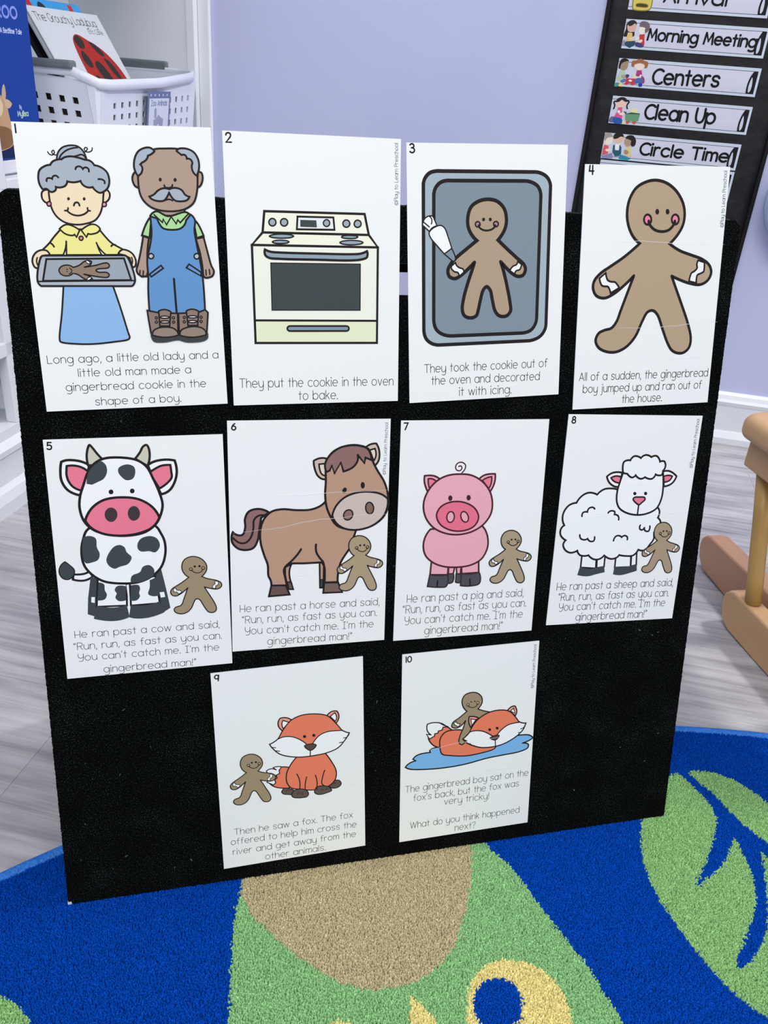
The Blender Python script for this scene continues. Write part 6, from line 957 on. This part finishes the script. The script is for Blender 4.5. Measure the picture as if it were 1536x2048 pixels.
# cut pile
NEAR = np.array([(-.46, -.08), (-.43, .14), (.66, .16), (.60, -.02), (.36, -.29), (.22, -.29), (-.40, -.18)]); FAR = np.array([(-.8, -.5), (-.8, .2), (1.0, .2), (1.0, -.45), (.6, -.75), (-.55, -.75)])
def field(step, keep):
    gx, gy = np.meshgrid(np.arange(-.8, 1.0, step), np.arange(-.76, .17, step)); q = np.stack([gx.ravel(), gy.ravel()], 1); q = q + rng.uniform(-.42, .42, q.shape) * step; q = q[keep(q)]
    return q, np.full(len(q), step)
Pa, sa = field(.0015, lambda q: inside(q, NEAR)); Pb, sb = field(.0035, lambda q: inside(q, FAR) & ~inside(q, NEAR)); Pt = np.vstack([Pa, Pb]); SS = np.concatenate([sa, sb])
kp = np.hypot(Pt[:, 0] - RC[0], Pt[:, 1] - RC[1]) < RR - .009; SS = SS[kp]
Pt = Pt[np.hypot(Pt[:, 0] - RC[0], Pt[:, 1] - RC[1]) < RR - .009]
Cn = rugcol(Pt + rng.normal(0, .0009, Pt.shape)); n = len(Pt)
Cn = Cn * (1 + rng.normal(0, .12, (n, 1))) * (1 + .35 * rng.random((n, 1)) ** 10)
rad = rng.uniform(.58, .86, n) * SS; hz = rng.uniform(-.0006, .0002, n) - .0009*(rng.random(n) < .06); lean = rng.normal(0, .0004, (n, 2)); th = rng.uniform(0, 2*np.pi, n); V = np.zeros((n, 8, 3)); CV = np.zeros((n, 8, 3))
for k in range(4):
    a = th + k*np.pi/2
    V[:, k, 0] = Pt[:, 0] + rad*1.25*np.cos(a); V[:, k, 1] = Pt[:, 1] + rad*1.25*np.sin(a); V[:, k, 2] = -.0040
    V[:, 4+k, 0] = Pt[:, 0] + lean[:, 0] + rad*.80*np.cos(a+.5); V[:, 4+k, 1] = Pt[:, 1] + lean[:, 1] + rad*.80*np.sin(a+.5); V[:, 4+k, 2] = hz + rng.normal(0, .00028, n)
    CV[:, k] = Cn; CV[:, 4+k] = Cn
base_ = (np.arange(n)*8)[:, None]
quads = np.array([[0, 1, 5, 4], [1, 2, 6, 5], [2, 3, 7, 6], [3, 0, 4, 7], [4, 5, 6, 7]])
Fq = (base_[:, :, None] + quads[None]).reshape(-1, 4)
o = colmesh('pile', V.reshape(-1, 3), Fq, np.clip(CV.reshape(-1, 3), 0, 1), M_yarn, rug); o['kind'] = 'stuff'
# ================================================================ FELT BOARD
BW, BH, LEAN = BOARD['w'], BOARD['h'], BOARD['lean']
BU = Vector((0, math.sin(LEAN), math.cos(LEAN))); BNn = Vector((1, 0, 0)).cross(BU); BNn = -BNn if BNn.y > 0 else BNn   # outward, towards the camera
bo = thing('felt_board', (0, 0, 0), 'black felt covered folding tabletop board standing on the rug', 'board')
frame(bo, Vector((0, 0, 0)), Vector((1, 0, 0)), BU)
M_felt = mat('black_felt', (.003, .003, .003), .95, .04); nt = M_felt.node_tree; N = nt.nodes; K = nt.links; bs = N['Principled BSDF']
tc = N.new('ShaderNodeTexCoord'); n1_ = N.new('ShaderNodeTexNoise'); n1_.inputs['Scale'].default_value = 880; n1_.inputs['Detail'].default_value = 3; n1_.inputs['Roughness'].default_value = .7
n2_ = N.new('ShaderNodeTexNoise'); n2_.inputs['Scale'].default_value = 22; n2_.inputs['Detail'].default_value = 3
r_ = N.new('ShaderNodeValToRGB'); e = r_.color_ramp.elements; e[0].position = .52; e[0].color = (.0012, .0014, .0014, 1); e[1].position = .74; e[1].color = (.07, .085, .08, 1); x = e.new(.60); x.color = (.0075, .0095, .0095, 1)
mx = N.new('ShaderNodeMath'); mx.operation = 'MULTIPLY_ADD'; mx.inputs[1].default_value = .16; mx.inputs[2].default_value = -.08
ad = N.new('ShaderNodeMath'); K.new(tc.outputs['Object'], n1_.inputs['Vector']); K.new(tc.outputs['Object'], n2_.inputs['Vector']); K.new(n2_.outputs['Fac'], mx.inputs[0]); K.new(mx.outputs[0], ad.inputs[0]); K.new(n1_.outputs['Fac'], ad.inputs[1]); K.new(ad.outputs[0], r_.inputs[0]); K.new(r_.outputs[0], bs.inputs['Base Color'])
bp = N.new('ShaderNodeBump'); bp.inputs['Strength'].default_value = .6; bp.inputs['Distance'].default_value = .0006; K.new(n1_.outputs['Fac'], bp.inputs['Height']); K.new(bp.outputs[0], bs.inputs['Normal'])
M_core = mat('board_core', 'c9ccd2', .8, .2)
def panel_outline(w_, h_, r, jit):
    pts = []
    def seg(a, b):
        L_ = math.dist(a, b); n_ = max(2, int(L_/.0013)); nx, ny = -(b[1]-a[1])/L_, (b[0]-a[0])/L_
        for i in range(n_):
            j = rng.normal(0, jit) if 0 < i else 0; pts.append((a[0] + (b[0]-a[0])*i/n_ + nx*j, a[1] + (b[1]-a[1])*i/n_ + ny*j))
    X = w_/2
    seg((-X, 0), (X, 0)); seg((X, 0), (X, h_-r))
    for k in range(6): a = math.pi/2*k/6; pts.append((X-r+r*math.cos(a), h_-r+r*math.sin(a)))
    seg((X-r, h_), (-X+r, h_))
    for k in range(6): a = math.pi/2+math.pi/2*k/6; pts.append((-X+r+r*math.cos(a), h_-r+r*math.sin(a)))
    seg((-X, h_-r), (-X, 0)); return pts
def slot(cx, w_, y0, y1):
    r = (y1-y0)/2; return [(cx + sx*(w_/2-r) + r*math.cos(a), (y0+y1)/2 + r*math.sin(a)) for sx, a0 in ((1, -math.pi/2), (-1, math.pi/2)) for a in [a0 + math.pi*k/8 for k in range(9)]]
def panel(name, hole, zf, zb_, mats, parent, r=.008, jit=.00016, h_=None):
    out = panel_outline(BW, h_ or BH, r, jit); loops = [[Vector((x, y, 0)) for x, y in out], [Vector((x, y, 0)) for x, y in hole]]
    tris = tessellate_polygon(loops); flat = [v for l in loops for v in l]; n_ = len(flat)
    vs = [Vector((v.x, v.y, zf)) for v in flat] + [Vector((v.x, v.y, zb_)) for v in flat]; fs = [tuple(t) for t in tris] + [tuple(n_+i for i in t) for t in tris]; ms = [0]*len(tris)*2
    for s0, l in ((0, loops[0]), (len(out), loops[1])):
        k = len(l)
        for i in range(k): fs.append((s0+i, s0+(i+1) % k, n_+s0+(i+1) % k, n_+s0+i)); ms.append(1 if s0 else 0)
    me = bpy.data.meshes.new(name); me.from_pydata(vs, [], fs); me.polygons.foreach_set('material_index', ms)
    bm = bmesh.new(); bm.from_mesh(me); bmesh.ops.recalc_face_normals(bm, faces=bm.faces); bm.to_mesh(me); bm.free(); return link(name, me, parent, mats)
panel('front_panel', slot(0, .118, .5535, .5787), 0, -.0045, [M_felt, M_core], bo)
M_blk = mat('black_paper_back', (.006, .006, .007), .8, .2)
bp_ = panel('back_panel', slot(0, .118, .541, .5665), 0, -.0045, [M_blk, M_core], bo)
bp_.matrix_local = Matrix.Translation((0, BH, -.0055)) @ Matrix.Rotation(2*LEAN, 4, 'X') @ Matrix.Translation((0, -BH, 0))
MB().boxf(f, (-.30, BH - .012, -.012), (.30, BH - .001, -.0045)).build('hinge_tape', M_blk, bo, local=True, bevel=.002)
# worn white nick at the lower left corner and pale lint
MB().boxf(f, (-BW/2 - .0004, 0, -.003), (-BW/2 + .003, .0025, .0004)).build('worn_corner', M_core, bo, local=True, label='worn pale lower left corner')
q = MB()
for k in range(150):
    x, y = random.uniform(-.30, .30), random.uniform(.01, .60); a = random.uniform(0, 6.28); l = random.choice((.0006, .0009, .0014)) ; dx, dy = math.cos(a)*l, math.sin(a)*l; t_ = .00018
    q.add([(x-dx-dy*.2, y-dy+dx*.2, .0003), (x-dx+dy*.2, y-dy-dx*.2, .0003), (x+dx*.6, y+dy, .0006), (x+dx+dy*.15, y+dy*.7, .0005)], [(0, 1, 2), (0, 2, 3)])
o = q.build('lint', mat('pale_lint', '7c8684', .9, .1), bo, local=True); o['kind'] = 'stuff'
q = MB()
for k in range(1700):
    t_ = random.random(); sd_ = random.choice((-1, 1)); y = t_*BH; x = sd_*BW/2; l = random.uniform(.0003, .0011); dy = random.uniform(-.0006, .0006)
    if k % 4 == 0: x, y = random.uniform(-BW/2, BW/2), BH; q.add([(x-.0002, y-.0003, -.001), (x+.0002, y-.0003, -.001), (x+random.uniform(-.0008, .0008), y + l*.6, -.0012)], [(0, 1, 2)])
    else: q.add([(x-sd_*.0004, y-.0003, -.0005), (x-sd_*.0004, y+.0003, -.0005), (x+sd_*l*.7, y+dy, -.0008)], [(0, 1, 2)])
o = q.build('felt_fuzz', M_felt, bo, local=True); o['kind'] = 'stuff'
# ================================================================ STORY CARDS
WHAT = {1: 'white story card numbered 1 with an old lady, an old man and a tray', 2: 'white story card numbered 2 with a cream oven', 3: 'white story card numbered 3 with a cookie on a grey tray and icing bag',
 4: 'white story card numbered 4 with one large gingerbread boy', 5: 'white story card numbered 5 with a spotted cow', 6: 'white story card numbered 6 with a brown horse',
 7: 'white story card numbered 7 with a pink pig', 8: 'white story card numbered 8 with a white sheep', 9: 'white story card numbered 9 with a sitting orange fox', 10: 'white story card numbered 10 with a fox swimming in blue water'}
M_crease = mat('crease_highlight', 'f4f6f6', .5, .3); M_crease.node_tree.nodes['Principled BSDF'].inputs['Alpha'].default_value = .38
M_card = mat('card_stock_white', 'e9ecec', .5, .3); M_edge = mat('card_edge', 'b8c4d0', .5, .3)
for k, d in CARD_ART.items():
    u, v, a = d['pose']; r = thing('story_card', (0, 0, 0), WHAT[k], 'card', 'numbered story cards on the felt board')
    ex = Vector((math.cos(a), math.sin(a)*BU.y, math.sin(a)*BU.z)); ey = Vector((-math.sin(a), math.cos(a)*BU.y, math.cos(a)*BU.z))
    frame(r, Vector((u, 0, 0)) + BU * v + BNn * (.0008 + .00012*(k % 3)), ex, ey)
    X, Y = CARD_W/2000, CARD_H/2000
    q = MB(); nx_ = 8; q.boxf(f, (-X, -Y, 0), (X, Y, .0008)); q.m = [1, 0, 1, 1, 1, 1]; q.build('card_sheet', [M_card, M_edge], r, local=True)
    z = .83
    for nm, its in d['parts']:
        fl_ = Flat(z); fl_.items(its); fl_.build(nm, r); z = fl_.z
    for t in d['text']:
        fl_ = Flat(.83); s_ = t[0]; colr = '6c7684' if s_[0] == '©' else ('1a1418' if len(s_) < 3 else '1c2024')
        text(fl_, *t, colr); fl_.build('copyright_line' if s_[0] == '©' else ('card_number' if len(s_) < 3 else 'caption_line'), r)
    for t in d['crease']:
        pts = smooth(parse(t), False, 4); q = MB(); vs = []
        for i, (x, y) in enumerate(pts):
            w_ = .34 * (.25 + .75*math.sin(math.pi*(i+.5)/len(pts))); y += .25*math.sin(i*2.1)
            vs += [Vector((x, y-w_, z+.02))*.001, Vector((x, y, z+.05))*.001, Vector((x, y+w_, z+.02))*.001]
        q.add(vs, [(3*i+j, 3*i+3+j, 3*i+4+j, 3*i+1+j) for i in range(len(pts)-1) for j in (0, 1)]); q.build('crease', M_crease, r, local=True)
